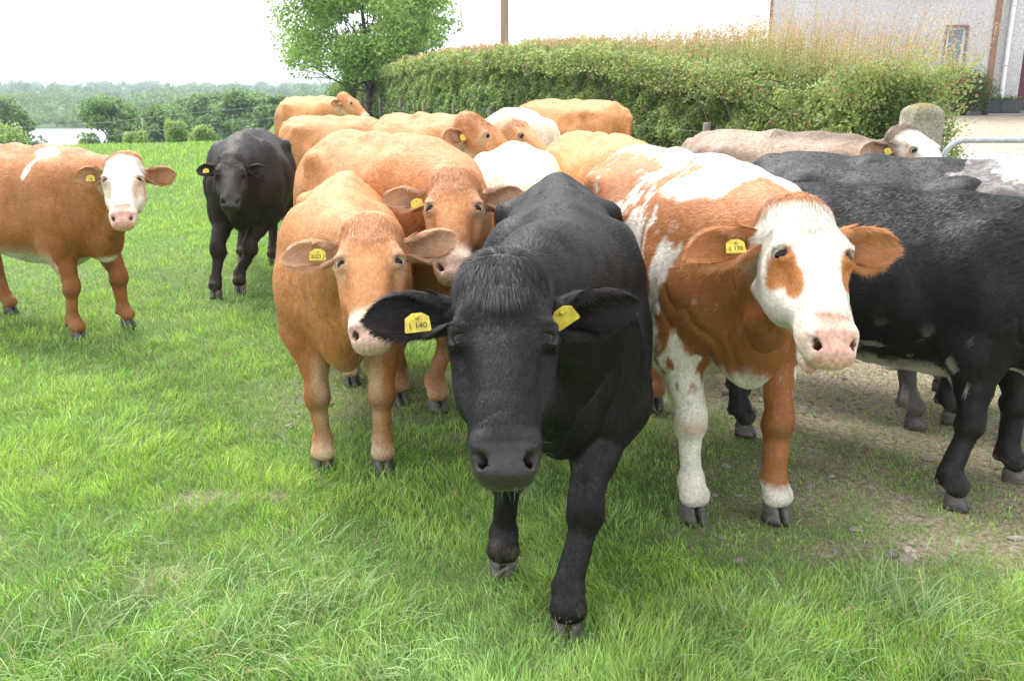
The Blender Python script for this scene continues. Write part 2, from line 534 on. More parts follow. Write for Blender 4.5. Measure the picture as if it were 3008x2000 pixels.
            F.cone((0.36, sg * 0.235 * bw, 1.05), (0.47, sg * 0.225 * bw, 0.82), 0.035, 0.05, k=0.05)
            F.cone((-0.32, sg * 0.235 * bw, 0.86), (-0.28, sg * 0.22, 0.68), 0.03, 0.04, k=0.08)  # flank fold
        F.ell((0.58, 0, 0.70), (0.15, 0.12, 0.15), k=0.10)                           # brisket
        F.ell((0.64, 0, 0.62), (0.07, 0.05 * dewlap + .01, 0.09), k=0.09)
        F.cone((0.30, 0, 0.60), (-0.30, 0, 0.60), 0.10, 0.09, k=0.14)                # belly line
        F.cone((-0.22, 0, 0.56), (-0.12, 0, 0.52), 0.035, 0.03, k=0.06)              # sheath / navel
        # neck
        base = np.array([0.50, 0, 0.98]); hb = c.hp(0.06, 0, -0.115)
        back = hb - 0.10 * c.hk * (c.u * 0.15 + c.n * -0.0) 
        d = np.linalg.norm(hb - base)
        nv = nrm(hb - base)
        h_in = nrm(0.55 * nv - 0.25 * c.n * -1.0 * -1.0 + 0.35 * nv)
        C = bez(base, base + np.array([0.38 * d, 0, 0.10 * d]), hb - h_in * 0.33 * d, hb, 9)
        up0 = np.array([0, 0, 1.0]); up1 = nrm(c.n * 0.5 - c.u * 0.6 + np.array([0, 0, 0.3]))
        U = lerp(up0, up1, np.linspace(0, 1, 9))
        T = np.gradient(C, axis=0); T = nrm(T)
        U = nrm(U - (U * T).sum(1)[:, None] * T)
        pr = np.linspace(0, 1, 9)
        nf = neckfat
        F.loft(C, U, pr, ([0, .35, .7, 1], [.19 * bw, .135 * nf, .105 * nf, .088]), ([0, .35, .7, 1], [.235, .18 * nf, .135 * nf, .085]),
               ([0, .35, .7, 1], [.26, .20 * nf, .145 * nf, .10]), k=0.08, e=2.1)
        # crest hair hump and throat / dewlap
        th = c.hp(0.17, 0, -0.22)
        mid = 0.5 * (th + np.array([0.66, 0, 0.72])) + np.array([0.0, 0, -0.03 * dewlap])
        F.cone(th, mid, 0.030, 0.035 * dewlap, k=0.09); F.cone(mid, (0.66, 0, 0.66), 0.035 * dewlap, 0.045, k=0.09)
        # head
        A = c.hp(-0.02, 0, 0); B = c.hp(0.515, 0, 0)
        t = [-0.02, .05, .12, .20, .28, .36, .42, .47, .515]
        cc = [-.09, -.10, -.108, -.112, -.105, -.095, -.089, -.088, -.092]
        ww = [.088, .102, .106, .104, .090 * jw, .077 * jw, .072 * jw, .073 * jw, .064]
        hu = [.070, .092, .110, .113, .100, .082, .068, .058, .043]
        hd = [.08, .095, .115, .125, .110, .075, .060, .058, .050]
        K = c.hk
        F.loft([A, B], [c.n, c.n], [t[0], t[-1]], (t, [w * K for w in ww]), (t, [w * K for w in hu]), (t, [w * K for w in hd]), k=0.03, e=2.35,
               coff=(t, [w * K for w in cc]))
        RH = np.stack([c.u, c.v, c.n])
        def E(tt, v, n, r, k=0.02, sub=False, R=RH): F.ell(c.hp(tt, v, n), np.asarray(r) * K, R, k * K, sub)
        def Cn(a, b, ra, rb, k=0.02, sub=False): F.cone(c.hp(*a), c.hp(*b), ra * K, rb * K, k * K, sub)
        E(-.008, 0, -.065, (.04, .075, .045), .05)                   # poll
        for sg in (1, -1):
            E(.155, sg * .076, -.030, (.034, .026, .020), .03)         # brow
            E(.200, sg * .086, -.052, (.042, .032, .038), .025)        # orbit
            E(.25, sg * .070, -.135, (.085, .032, .070), .04)          # cheek muscle
            Cn((.235, sg * .082, -.075), (.36, sg * .058, -.085), .016, .012, .03)    # facial crest
            Cn((.16, sg * .075, -.215), (.30, sg * .050, -.19), .030, .022, .03)     # jaw bone
            E(.480, sg * .044, -.066, (.030, .026, .030), .018)         # nostril wing
            E(.458, sg * .046, -.106, (.045, .022, .024), .02)          # upper lip
            E(.055, sg * .092, -.115, (.03, .035, .032), .03)          # ear base
            # eye socket
            E(.203, sg * .100, -.020, (.0225, .022, .0165), .008, sub=True)
            E(.290, sg * .090, -.050, (.045, .012, .022), .040, sub=True)      # hollow below the eye
            E(.120, sg * .122, -.062, (.040, .020, .040), .030, sub=True)      # temple
            Cn((.222, sg * .094, -.020), (.245, sg * .082, -.020), .007, .003, .008, sub=True)
            E(.185, sg * .091, -.026, (.012, .020, .018), .012)         # upper lid
            E(.222, sg * .088, -.032, (.006, .014, .014), .010)         # lower lid
            # nostril
            Cn((.528, sg * .030, -.080), (.512, sg * .050, -.056), .0095, .0085, .008, sub=True)
            Cn((.512, sg * .050, -.056), (.492, sg * .066, -.060), .0075, .003, .006, sub=True)
        E(.468, 0, -.147 - mouth * .6, (.046, .040, .020), .014)      # chin
        Cn((.30, 0, -.175), (.45, 0, -.150 - mouth * .5), .038, .032, .03)
        for sg in (1, -1):
            Cn((.518, 0, -.131), (.498, sg * .040, -.130), .0035, .0045, .006, sub=True)
            Cn((.498, sg * .040, -.130), (.435, sg * .078, -.128), .005, .006, .006, sub=True)
        if mouth > 0:
            E(.515, .0, -.130 - mouth * .35, (.06, .050, .008 + mouth * .28), .008, sub=True)
        E(.525, 0, -.098, (.012, .004, .03), .01, sub=True)          # philtrum
        # legs
        g = legfat
        for l in L:
            J = l['J']
            if l['front']:
                sh, el, kn, ft, ho = J
                F.cone(sh, el, .13, .115 * g, .06); F.cone(el, el * .45 + kn * .55 + [0.005, 0, .01], .100 * g, .057 * g, .06)
                F.cone(el * .45 + kn * .55 + [0.005, 0, .01], kn + [0, 0, .05], .057 * g, .048 * g, .03)
                F.ell(kn + [0.012, .020, .012], (.040 * g, .034 * g, .050), k=.02); F.ell(kn + [0.012, -.020, .012], (.040 * g, .034 * g, .050), k=.02)
                F.ell(kn + [0.004, 0, -.02], (.044 * g, .050 * g, .040), k=.025)
                F.cone(kn - [0, 0, .04], ft + [0, 0, .03], .038 * g, .0335 * g, .035)
                F.ell(kn - [0.045, 0, .01], (.02, .025, .03), k=.03)
                F.cone(kn - [0.034, 0, .05], ft - [0.030, 0, -.02], .015, .016, .015)
                F.ell((el + kn) / 2 + [-.03, 0, .08], (.055, .050 * g, .10), k=.04)
            else:
                hip, st, hk_, ft, ho = J
                F.cone(hip, st, .15, .125, .07); F.cone(st, hk_ * .6 + st * .4 + [-.01, 0, 0.02], .125, .078, .07)
                F.cone(hk_ * .6 + st * .4 + [-.01, 0, 0.02], hk_ + [0.02, 0, .04], .078, .050, .04)
                F.ell(hk_, (.052, .044, .068), k=.03)
                F.cone(hk_ + [-.045, 0, .05], hk_ + [-.06, 0, .20], .016, .02, .04)  # tendon
                F.cone(hk_ - [0, 0, .04], ft + [0, 0, .03], .039 * g, .035 * g, .025)
            F.ell(ft, (.038 * g ** .5, .040 * g ** .5, .042), k=.035)
            F.cone(ft, ho + [0, 0, .045], .038 * g ** .5, .038 * g ** .5, .025)
            F.cone(ho + [.004, .016, .036], ho + [.004, -.016, .036], .036 * g ** .5, .036 * g ** .5, .02)
            F.ell(ft - [.042, 0, .025], (.016, .032, .018), k=.02)
        # tail
        tx = np.array([[-.80, 0, 1.16], [-.88, tail * .2, 1.08], [-.90, tail * .5, .90], [-.885, tail * .8, .72], [-.875, tail, .52]])
        for i in range(4):
            F.cone(tx[i], tx[i + 1], [.045, .036, .028, .022][i], [.036, .028, .022, .026][i], .03)
        c.tailtip = tx[-1]
        V, Q = F.mesh()
        c.V, c.Q = V, Q
        return c

    def add_ears(c, specs, size=1.0):
        """specs: {side: (dir(t,v,n) , face(t,v,n), length, width)} in head frame; appended to the body mesh"""
        c.earinfo = {}
        for sg, (d, fc, ln, wd) in specs.items():
            d = nrm(np.array([d[0], d[1] * sg, d[2]])); fc = np.array([fc[0], fc[1] * sg, fc[2]], float)
            fc = nrm(fc - (fc @ d) * d); w = np.cross(d, fc)
            root = np.array([.055, sg * .100, -.115])
            ns, na = 22, 15
            S = np.linspace(0, 1, ns)
            prof = np.interp(S, [0, .12, .3, .5, .7, .85, .95, 1], [.030, .032, .043, .052, .048, .036, .020, .004]) * wd
            cup = np.interp(S, [0, .15, .5, .85, 1], [2.6, 2.0, 1.15, .75, .5])
            ctr = root + S[:, None] * ln * d + (-(S ** 2) * .02)[:, None] * fc + (np.sin(S * np.pi) * .008)[:, None] * w
            a = np.linspace(-1, 1, na)
            def surf(off):
                out = []
                for i in range(ns):
                    th = a * cup[i]
                    R = prof[i] / np.sin(min(cup[i], 1.5707)) if cup[i] > .2 else prof[i]
                    r = R + off * min(1, (1.02 - S[i]) * 6)
                    x = np.sin(th) * r; y = -np.cos(th) * r + R * math.cos(min(cup[i], 1.6)) 
                    out.append(ctr[i] + x[:, None] * w + y[:, None] * fc)
                return np.array(out)
            So, Si = surf(.0045), surf(-.0045)
            loc = np.concatenate([So.reshape(-1, 3), Si.reshape(-1, 3)])
            n0 = ns * na
            i = np.arange(ns - 1)[:, None] * na; j = np.arange(na - 1)[None]
            q = np.stack([i + j, i + j + 1, i + na + j + 1, i + na + j], -1).reshape(-1, 4)
            fo = q; fi = q[:, ::-1] + n0
            k = np.arange(ns - 1) * na
            s1 = np.stack([k, k + na, k + na + n0, k + n0], 1); k2 = k + na - 1
            s2 = np.stack([k2, k2 + n0, k2 + na + n0, k2 + na], 1)
            jj = np.arange(na - 1); e0 = (ns - 1) * na
            s3 = np.stack([e0 + jj, e0 + jj + 1, e0 + jj + 1 + n0, e0 + jj + n0], 1)
            Fq = np.vstack([fo, fi, s1, s2, s3])
            P = c.poll + c.hk * (loc[:, :1] * c.u + loc[:, 1:2] * c.v + loc[:, 2:] * c.n)
            # consistent outward winding
            cen = P[:n0].mean(0)
            tri = P[fo]; fn = np.cross(tri[:, 2] - tri[:, 0], tri[:, 3] - tri[:, 1])
            FW = c.n * fc[2] + c.v * fc[1] + c.u * fc[0]
            if (fn @ FW).mean() > 0: Fq = Fq[:, ::-1]
            b = len(c.V)
            c.V = np.vstack([c.V, P]); c.Q = np.vstack([c.Q, Fq + b])
            c.earinfo[sg] = dict(rng=(b, b + 2 * n0), inner=(b + n0, b + 2 * n0), S=np.tile(np.repeat(S, na), 2), ctr=ctr, d=d, fc=fc, w=w, prof=prof)
        return c

def head_vec(c, a): return a[0] * c.u + a[1] * c.v + a[2] * c.n
# ------------------------------------------------------------------ cattle: coats, hair, eyes, hooves, tags
WHITE = np.array([.78, .73, .64]); PINK = np.array([.52, .27, .21])
ORANGE = np.array([.53, .228, .078]); RED = np.array([.42, .165, .05]); CREAM = np.array([.76, .62, .44])
BLACK = np.array([.0065, .0065, .0078]); TAUPE = np.array([.30, .215, .155]); BROWNBLK = np.array([.015, .009, .007])
HORN = np.array([.10, .09, .085])

def head_mask(H):
    m = sstep(-.10, .02, H[:, 0]) * sstep(.20, .155, np.abs(H[:, 1])) * sstep(-.34, -.26, H[:, 2]) * sstep(.75, .6, H[:, 0])
    return m

def coat_limousin(base=ORANGE, pale=CREAM, dark=.0, legpale=.5, nose=np.array([.55, .36, .28]), patch=None, seed=1):
    def fn(P, H, c):
        n1 = noise3(P, 5, seed, 3); n2 = noise3(P, (14, 30, 14), seed + 5, 2); n4 = noise3(P, (30, 30, 12), seed + 8, 3)
        col = base * (1 + .24 * n1[:, None] + .12 * n2[:, None])
        col = lerp(col, base * np.array([.45, .42, .45]), .55 * sstep(.30, .55, n4) * sstep(-.1, .3, noise3(P, 3.2, seed + 12, 2)))   # dried mud
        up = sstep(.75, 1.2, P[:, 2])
        col = lerp(col, base * 1.45 + .08, .55 * sstep(1.0, 1.25, P[:, 2]) * (.7 + .5 * n1))  # paler back: bright light from above put into the coat colour
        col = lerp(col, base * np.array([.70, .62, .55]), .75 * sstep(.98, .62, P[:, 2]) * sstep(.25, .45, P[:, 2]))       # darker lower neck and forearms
        under = sstep(.66, .55, P[:, 2]) * (np.abs(P[:, 0]) < .45) * (P[:, 2] > .45)
        col = lerp(col, pale, .6 * under)
        # legs: dark band at the knee, pale fetlock
        inn = sstep(.02, -.02, (np.abs(P[:, 1]) - .15)) * sstep(.62, .45, P[:, 2])
        col = lerp(col, pale * .9, legpale * inn)
        col = lerp(col, base * .40, .7 * np.exp(-((P[:, 2] - .33) / .05) ** 2))
        col = lerp(col, base * .6, .6 * np.exp(-((P[:, 2] - .20) / .07) ** 2))
        col = lerp(col, pale, legpale * np.exp(-((P[:, 2] - .105) / .025) ** 2))
        m = head_mask(H) * (P[:, 2] > .45)
        ring = np.exp(-(((H[:, 0] - .20) / .045) ** 2 + ((np.abs(H[:, 1]) - .095) / .03) ** 2 + ((H[:, 2] + .045) / .05) ** 2))
        col = lerp(col, base * .92, m * .5)
        col = lerp(col, pale, .75 * ring * m)
        low = m * sstep(-.13, -.20, H[:, 2])
        col = lerp(col, pale * .9, .5 * low)
        muz = m * sstep(.40, .455, H[:, 0] + .02 * n1)
        col = lerp(col, np.array([.74, .60, .46]), muz)
        col = lerp(col, base * .55, dark * m * np.exp(-((H[:, 0] - .38) / .05) ** 2))
        pad = m * sstep(.478, .492, H[:, 0]) * sstep(-.118, -.105, H[:, 2]) * sstep(-.02, -.035, H[:, 2])
        pad = np.maximum(pad, m * sstep(.49, .505, H[:, 0]) * sstep(-.13, -.115, H[:, 2]))
        col = lerp(col, nose, pad)
        if patch is not None: col = patch(P, H, c, col, n1)
        return col, pad
    return fn

def coat_black(base=BLACK, tint=.0, under=0, seed=3):
    def fn(P, H, c):
        n1 = noise3(P, 4, seed, 3); n2 = noise3(P, (10, 25, 10), seed + 7, 2)
        col = base * (1 + .25 * n1[:, None] + .15 * n2[:, None])
        col = lerp(col, np.array([.050, .022, .013]), tint * np.clip(.5 + n1, 0, 1) * sstep(1.15, .7, P[:, 2]))
        if under:
            b = sstep(.565, .53, P[:, 2] + .05 * n1 + .03 * n2) * (P[:, 2] > .44) * (P[:, 0] < .34) * (P[:, 0] > -.5)
            col = lerp(col, WHITE * .9, np.clip(b, 0, 1))
            sp = (noise3(P, (16, 30, 16), seed + 9, 2) > .28) * sstep(.80, .60, P[:, 2]) * (P[:, 2] > .5) * (P[:, 0] < .42) * (P[:, 0] > -.4)
            col = lerp(col, WHITE * .45, .75 * sp)
            sp2 = sstep(.05, .15, noise3(P, 11, seed + 19, 2)) * sstep(.70, .62, P[:, 2]) * (P[:, 2] > .47) * (P[:, 0] > .50) * (np.abs(P[:, 1]) < .10)
            col = lerp(col, WHITE * .9, sp2)
        m = head_mask(H) * (P[:, 2] > .45)
        pad = m * sstep(.478, .492, H[:, 0]) * sstep(-.118, -.105, H[:, 2]) * sstep(-.02, -.035, H[:, 2])
        pad = np.maximum(pad, m * sstep(.49, .505, H[:, 0]) * sstep(-.13, -.115, H[:, 2]))
        col = lerp(col, np.array([.026, .021, .020]), pad)
        return col, pad
    return fn

def patch_whiteface(spread=.115, eyepatch=True, nosepatch=True):
    def fn(P, H, c, col, n1):
        m = head_mask(H) * (P[:, 2] > .45)
        nz = noise3(P, 26, 44, 3)
        face = m * sstep(-.215, -.185, H[:, 2] + .03 * n1) * sstep(-.03, .01, H[:, 0] + .015 * nz)
        face = face * sstep(spread + .02, spread - .005, np.abs(H[:, 1]) + .012 * nz - .3 * np.clip(H[:, 2] + .06, -.2, 0) * 0)
        col = lerp(col, WHITE * 1.02, face)
        if eyepatch:
            e = ((H[:, 0] - .235) / .058) ** 2 + ((np.abs(H[:, 1]) - .088) / .036) ** 2 + ((H[:, 2] + .055) / .07) ** 2
            e2 = ((H[:, 0] - .30) / .05) ** 2 + ((np.abs(H[:, 1]) - .068) / .020) ** 2 + ((H[:, 2] + .035) / .06) ** 2
            e = np.minimum(e, e2)
            col = lerp(col, RED * 1.3, m * sstep(1.25, .75, e + .5 * nz) * (eyepatch if not isinstance(eyepatch, bool) else 1))
        pad = m * sstep(.478, .49, H[:, 0]) * (H[:, 2] > -.118)
        if nosepatch:
            q = m * sstep(.415, .435, H[:, 0] + .02 * nz) * sstep(.052, .038, np.abs(H[:, 1])) * (H[:, 2] > -.10)
            col = lerp(col, np.array([.50, .23, .13]), q * .8)
        col = lerp(col, np.array([.74, .55, .45]), m * sstep(.435, .465, H[:, 0] + .01 * nz) * .85)
        col = lerp(col, np.array([.60, .35, .27]), pad * (H[:, 2] > -.112) * sstep(.060, .050, np.abs(H[:, 1])))
        return col
    return fn

def patch_roan(P, H, c, col, n1):
    # white streaked roan body: white spine, brush streaks down the sides, white lower legs
    st = noise3(P + .05 * np.stack([noise3(P, 6, 81, 2)] * 3, -1), (32, 26, 9), 71, 3)
    st2 = noise3(P, (40, 30, 13), 73, 2)
    z, x, y = P[:, 2], P[:, 0], P[:, 1]
    body = (x < .70) * (z > .42)
    spine = sstep(.095, .05, np.abs(y) + .05 * n1 + .03 * st) * sstep(1.14, 1.20, z) * (x < .55)
    lowamt = sstep(1.15, .62, z) * sstep(.60, .35, x)
    dens = .30 + .25 * np.exp(-((x - .12) / .12) ** 2) + .22 * lowamt - .60 * sstep(.49, .62, x + .06 * st) - .30 * np.exp(-((x + .12) / .18) ** 2) * (z > 1.02) - .30 * np.exp(-((x + .5) / .2) ** 2) * (z > 1.0) * (np.abs(y) > .06) \
        - .22 * sstep(1.02, 1.12, z) * (np.abs(y) > .05)
    w = sstep(-.03, .10, st * .8 + st2 * .35 + dens - .22) * body
    w = np.maximum(w, spine * body)
    # shoulder/withers patch
    wp = sstep(1.0, .6, ((x - .50) / .13) ** 2 + ((z - 1.22) / .07) ** 2 + .9 * st) * (z > 1.0)
    w = np.maximum(w, wp)
    col = lerp(col, WHITE, w)
    chest = sstep(.64, .57, z + .06 * n1 + .04 * st) * (x > .35) * (z > .40) * sstep(.11, .085, np.abs(y))
    col = lerp(col, WHITE * .92, chest)
    leg = (z < .66)
    whiteleg = leg * (x > 0) * (y < -.02) * sstep(.54, .48, z + .08 * st)
    col = lerp(col, WHITE * .97, whiteleg)
    col = lerp(col, np.array([.45, .27, .16]), .55 * whiteleg * np.exp(-((z - .36) / .035) ** 2))
    foot = leg * (x > 0) * (y > 0) * sstep(.155, .125, z + .02 * st)
    col = lerp(col, WHITE * .97, foot)
    return patch_whiteface(.118)(P, H, c, col, n1)

def patch_left(P, H, c, col, n1):
    z, x, y = P[:, 2], P[:, 0], P[:, 1]
    st = noise3(P, 12, 91, 3)
    p = sstep(1.0, .7, ((x - .30 + .45 * (1.15 - z)) / .045) ** 2 + ((z - 1.15) / .10) ** 2 + .9 * st)
    p = np.maximum(p, sstep(1.0, .7, ((x - .32) / .12) ** 2 + ((z - 1.24) / .035) ** 2 + .9 * st))
    p = np.maximum(p, sstep(1.0, .7, ((x + .45) / .2) ** 2 + ((z - 1.27) / .04) ** 2 + .5 * st))
    col = lerp(col, WHITE, p)
    b = sstep(.575, .545, z + .03 * n1) * (z > .40) * (x > -.4) * (x < .9) * (np.abs(y) < np.where(x > .3, .085, .2))
    col = lerp(col, WHITE * .9, b)
    return patch_whiteface(.104, .35)(P, H, c, col, n1)

def patch_spot(P, H, c, col, n1):
    st = noise3(P, 14, 95, 2)
    return lerp(col, WHITE, sstep(1, .7, ((P[:, 0] + .60 - .8 * (P[:, 2] - 1.0)) / .045) ** 2 + ((P[:, 2] - 1.04) / .12) ** 2 + .4 * st) * (P[:, 1] < 0))

def patch_taupe(P, H, c, col, n1):
    m = head_mask(H) * (P[:, 2] > .45)
    nz = noise3(P, 26, 44, 3)
    col = lerp(col, TAUPE * .55, .8 * sstep(1.20, 1.26, P[:, 2]) * (P[:, 0] > -.1))
    face = m * sstep(.105, .085, np.abs(H[:, 1]) + .01 * nz) * (H[:, 2] > -.12) * sstep(.0, .03, H[:, 0])
    return lerp(col, WHITE, face)

def patch_greyroan(P, H, c, col, n1):
    st = noise3(P, (20, 20, 10), 55, 3)
    z, x = P[:, 2], P[:, 0]
    p = sstep(1.0, .75, ((x + .30) / .17) ** 2 + ((P[:, 1] + .02) / .17) ** 2 + .9 * st) * (z > 1.1)
    col = lerp(col, np.array([.40, .385, .375]), .5 * sstep(.05, .3, st))
    return lerp(col, WHITE, p)

def muzzle_marks(P, H, c, col, dark):
    m = head_mask(H) * (P[:, 2] > .4)
    a = np.abs(H[:, 1])
    A = np.array([.528, .030, -.080]); B = np.array([.510, .053, -.056]); Q = np.stack([H[:, 0], a, H[:, 2]], -1); e = B - A
    t = np.clip(((Q - A) @ e) / (e @ e), 0, 1); d = np.linalg.norm(Q - A - t[:, None] * e, axis=1)
    col = lerp(col, np.array([.05, .018, .014]) * dark, m * sstep(.0125, .0095, d))
    mud = sstep(.17, .07, P[:, 2] + .05 * noise3(P, 18, 611, 2)) * sstep(-.15, .3, noise3(P, 26, 613, 3))
    col = lerp(col, np.array([.17, .125, .085]), .6 * mud)
    mouth = np.exp(-((H[:, 2] + .130) / .0035) ** 2) * (H[:, 0] > .42)
    col = lerp(col, col * .35, m * mouth)
    # skin rim of the eye
    E_ = np.array([.203, .096, -.030]); q = (Q - E_) / np.array([.026, .028, .028]); r = np.linalg.norm(q, axis=1)
    return lerp(col, np.array([.05, .03, .025]) * dark, m * np.exp(-((r - .72) / .22) ** 2) * .85)

M = {}
def cattle_mats():
    M['hide'] = m_attr('hide', rough=.62, spec=.35, nscale=90, namp=.28, bump=.5, bscale=140, bdist=.003, wet=True, stretch=(.35, 1, 1))
    M['hide_black'] = m_attr('black_hide', rough=.55, spec=.42, nscale=90, namp=.3, bump=.3, bscale=120, bdist=.003, wet=True, stretch=(.35, 1, 1))
    M['hair'] = m_attr('hair', rough=.45, spec=.4, nscale=30, namp=.1, trans=.0)
    M['hair_black'] = m_attr('black_hair', rough=.47, spec=.24, nscale=30, namp=.1)
    m, nt, b = mat_base('eyeball'); b.inputs['Base Color'].default_value = (.008, .005, .004, 1); b.inputs['Roughness'].default_value = .06
    b.inputs['Specular IOR Level'].default_value = .22
    M['eye'] = m
    M['hoof'] = m_noise('hoof_horn', (.05, .045, .043), (.15, .13, .12), 18, .5, .3, 60, dist=.002, stretch=(1, 1, 3))
    M['tag'] = m_noise('yellow_plastic', (.42, .32, .03), (.72, .58, .06), 45, .5, .05, 80)
    M['ink'] = m_noise('black_ink', (.012, .012, .012), (.03, .03, .03), 40, .6, 0)
    M['tongue'] = m_noise('pink_flesh', (.45, .20, .17), (.58, .30, .27), 60, .35, .2, 120, dist=.001)

def cow_hair(c, o_parent, N, black, lenmul=1.0, tuft=0.0, face_density=1.0, wmul=1.0, seed=0, earlen=1.0, extra=None):
    R = rng(seed)
    V, Q = c.V, c.Q
    tri = V[Q]; cen = tri.mean(1)
    fn = np.cross(tri[:, 2] - tri[:, 0], tri[:, 3] - tri[:, 1]); area = np.linalg.norm(fn, axis=1) * .5; fn = nrm(fn)
    Hc = c.toh(cen); hm = head_mask(Hc) * (cen[:, 2] > .45)
    ear = np.zeros(len(V), int)
    for sg, inf in c.earinfo.items(): ear[inf['rng'][0]:inf['rng'][1]] = sg
    fe = ear[Q[:, 0]]
    # density: more on the head and the ears, little on what the camera cannot see
    cam_l = c.tol((0, 0, CAM_H))
    vd = nrm(cam_l - cen); face = (fn * vd).sum(1)
    dist = np.linalg.norm(cam_l - cen, axis=1) * c.s
    vis = np.where(face > -.25, 1.0, .12)
    wt = area * vis * (1 + 2.2 * hm * face_density) / np.maximum(dist, .8) ** 1.0
    wt *= np.where(fe != 0, 3.0, 1.0)
    wt *= np.where(c.wet[Q[:, 0]] > .3, 0.0, 1.0)
    wt *= np.where(hm * (Hc[:, 0] > .44) > .5, .5, 1.0)
    # keep the eyes clear
    for sg in (1, -1):
        de = np.linalg.norm(Hc - np.array([.203, sg * .094, -.030]), axis=1)
        wt *= np.where(de < .024, 0.0, 1.0)
    wt /= wt.sum()
    f = np.searchsorted(np.cumsum(wt), R.random(N)); f = np.clip(f, 0, len(Q) - 1)
    a, b = R.random(N)[:, None], R.random(N)[:, None]
    t = tri[f]
    p = (t[:, 0] * (1 - a) + t[:, 1] * a) * (1 - b) + (t[:, 3] * (1 - a) + t[:, 2] * a) * b
    n = fn[f]; e = fe[f]; H = c.toh(p); hmm = hm[f]
    # flow
    z = p[:, 2]
    body = np.stack([-0.85 + 0 * z, 0 * z, -.55 + 0 * z], -1)
    body[:, 0] -= .0
    neck = sstep(.5, .8, p[:, 0])
    body = lerp(body, nrm(np.array([-.35, 0, -.9])), .4 * neck * (z < 1.1))
    legs = sstep(.66, .52, z)
    body = lerp(body, np.array([0, 0, -1.0]), legs)
    t_, v_ = H[:, 0], H[:, 1]
    rad_t = (t_ - .225); rad_v = v_ * .55
    hd = nrm(rad_t[:, None] * c.u + rad_v[:, None] * c.v)
    dn = nrm(c.u + (v_ * 3)[:, None] * c.v)
    ww = sstep(.16, .09, t_ + .5 * np.abs(v_)) if tuft > 0 else sstep(.06, .02, t_)
    hd = lerp(hd, dn, ww)
    hd = lerp(hd, c.u, sstep(.30, .38, t_) * .8)
    side = sstep(-.08, -.14, H[:, 2])
    hd = lerp(hd, nrm(-.6 * c.u - .7 * c.n), side * sstep(.42, .3, t_))
    d = lerp(body, hd, hmm)
    L = (.0145 + .005 * R.random(N)) * (1 - .35 * legs) * (1 + .35 * sstep(.45, .8, p[:, 0]))
    L = np.where(hmm > .5, .009 + .007 * sstep(.24, .12, t_) + .003 * R.random(N), L)
    if tuft > 0:
        tz = hmm * sstep(.175, .06, t_ + .9 * np.abs(v_) + .045 * noise3(p, 28, 3) + .02 * R.normal(0, 1, N) - .02) * sstep(-.15, -.10, H[:, 2]) * sstep(.115, .08, np.abs(v_))
        L = L + tuft * tz * (.6 + .6 * R.random(N))
    else: tz = np.zeros(N)
    belly = (np.abs(p[:, 0]) < .5) * sstep(.60, .54, z) * (z > .42)
    L = L + .02 * belly
    lift = .09 + .12 * R.random(N) + .30 * tz + .12 * (hmm > .5) * (t_ < .2)
    muz = (hmm > .5) & (t_ > .44); L = np.where(muz, .006, L)
    for sg, inf in c.earinfo.items():
        mk = e == sg
        if not mk.any(): continue
        dw = head_vec(c, inf['d']); fw = head_vec(c, inf['fc'])
        k = mk.sum()
        q = p[mk] - (c.poll + c.hk * head_vec(c, inf['ctr'][0]))
        s = np.clip((q @ dw) / .2 / c.hk, 0, 1)
        inner = (n[mk] @ fw) > 0
        dd = dw * .75 + np.array([0, 0, -.75]) + R.normal(0, .18, (k, 3))
        dd = np.where(inner[:, None], dw * .8 + np.array([0, 0, -.5]) + R.normal(0, .25, (k, 3)), dd)
        d[mk] = dd
        L[mk] = earlen * np.where(inner, .020, .013) * (.6 + .7 * R.random(k)) * (1 - .35 * s)
        lift[mk] = .30
    # clumped direction noise
    cl = np.stack([noise3(p, 38, 11 + seed + i, 2) for i in range(3)], -1)
    lo = np.stack([noise3(p, 9, 31 + seed + i, 2) for i in range(3)], -1)
    d = nrm(d) + (.12 if black else .20) * cl * (1 + 1.6 * tz[:, None] + .8 * hmm[:, None]) + .28 * lo + R.normal(0, .05, (N, 3))
    d = nrm(d - (d * n).sum(1)[:, None] * n)
    L = L * lenmul * (1 + .25 * cl[:, 0])
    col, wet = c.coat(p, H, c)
    for sg, inf in c.earinfo.items():
        mk = e == sg
        if mk.any():
            fi = n[mk] @ head_vec(c, inf['fc'])
            col[mk] = c.earcol(col[mk], fi)
            if not black: col[mk] = lerp(col[mk], col[mk] * .4 + np.array([.42, .34, .24]), .8 * R.random(mk.sum()) * sstep(0, .5, fi) * c.earpale)
    br = np.clip(R.normal(1, .12, N), .65, 1.4) * (1 + .10 * cl[:, 1])
    col = col * br[:, None]
    W = np.where(hmm > .5, .0006, .0010) * wmul * (1 + .35 * np.clip(dist[f] - 2.5, 0, 5)) * np.where(tz > .3, 1.1, 1.0)
    roll = R.uniform(-.45, .45, N)
    sd = np.cross(n, d); sd = nrm(sd * np.cos(roll)[:, None] + n * np.sin(roll)[:, None])
    m1 = p + (d * np.cos(lift)[:, None] + n * np.sin(lift)[:, None]) * (L * .5)[:, None]
    l2 = lift * .35
    tp = m1 + (d * np.cos(l2)[:, None] + n * np.sin(l2)[:, None]) * (L * .5)[:, None]
    tp = tp + (np.array([0, 0, -.4]) * (L * tz)[:, None])
    p0 = p - n * .001
    w = (W / 2)[:, None] * sd
    VV = np.stack([p0 - w, p0 + w, m1 + w * .8, m1 - w * .8, tp], 1).reshape(-1, 3)
    CC = np.repeat(col, 5, 0)
    if extra is not None: VV = np.vstack([VV, extra[0]]); CC = np.vstack([CC, extra[1]]); N = len(VV) // 5
    base = np.arange(N) * 5
    F4 = np.stack([base, base + 1, base + 2, base + 3], 1); F3 = np.stack([base + 3, base + 2, base + 4], 1)
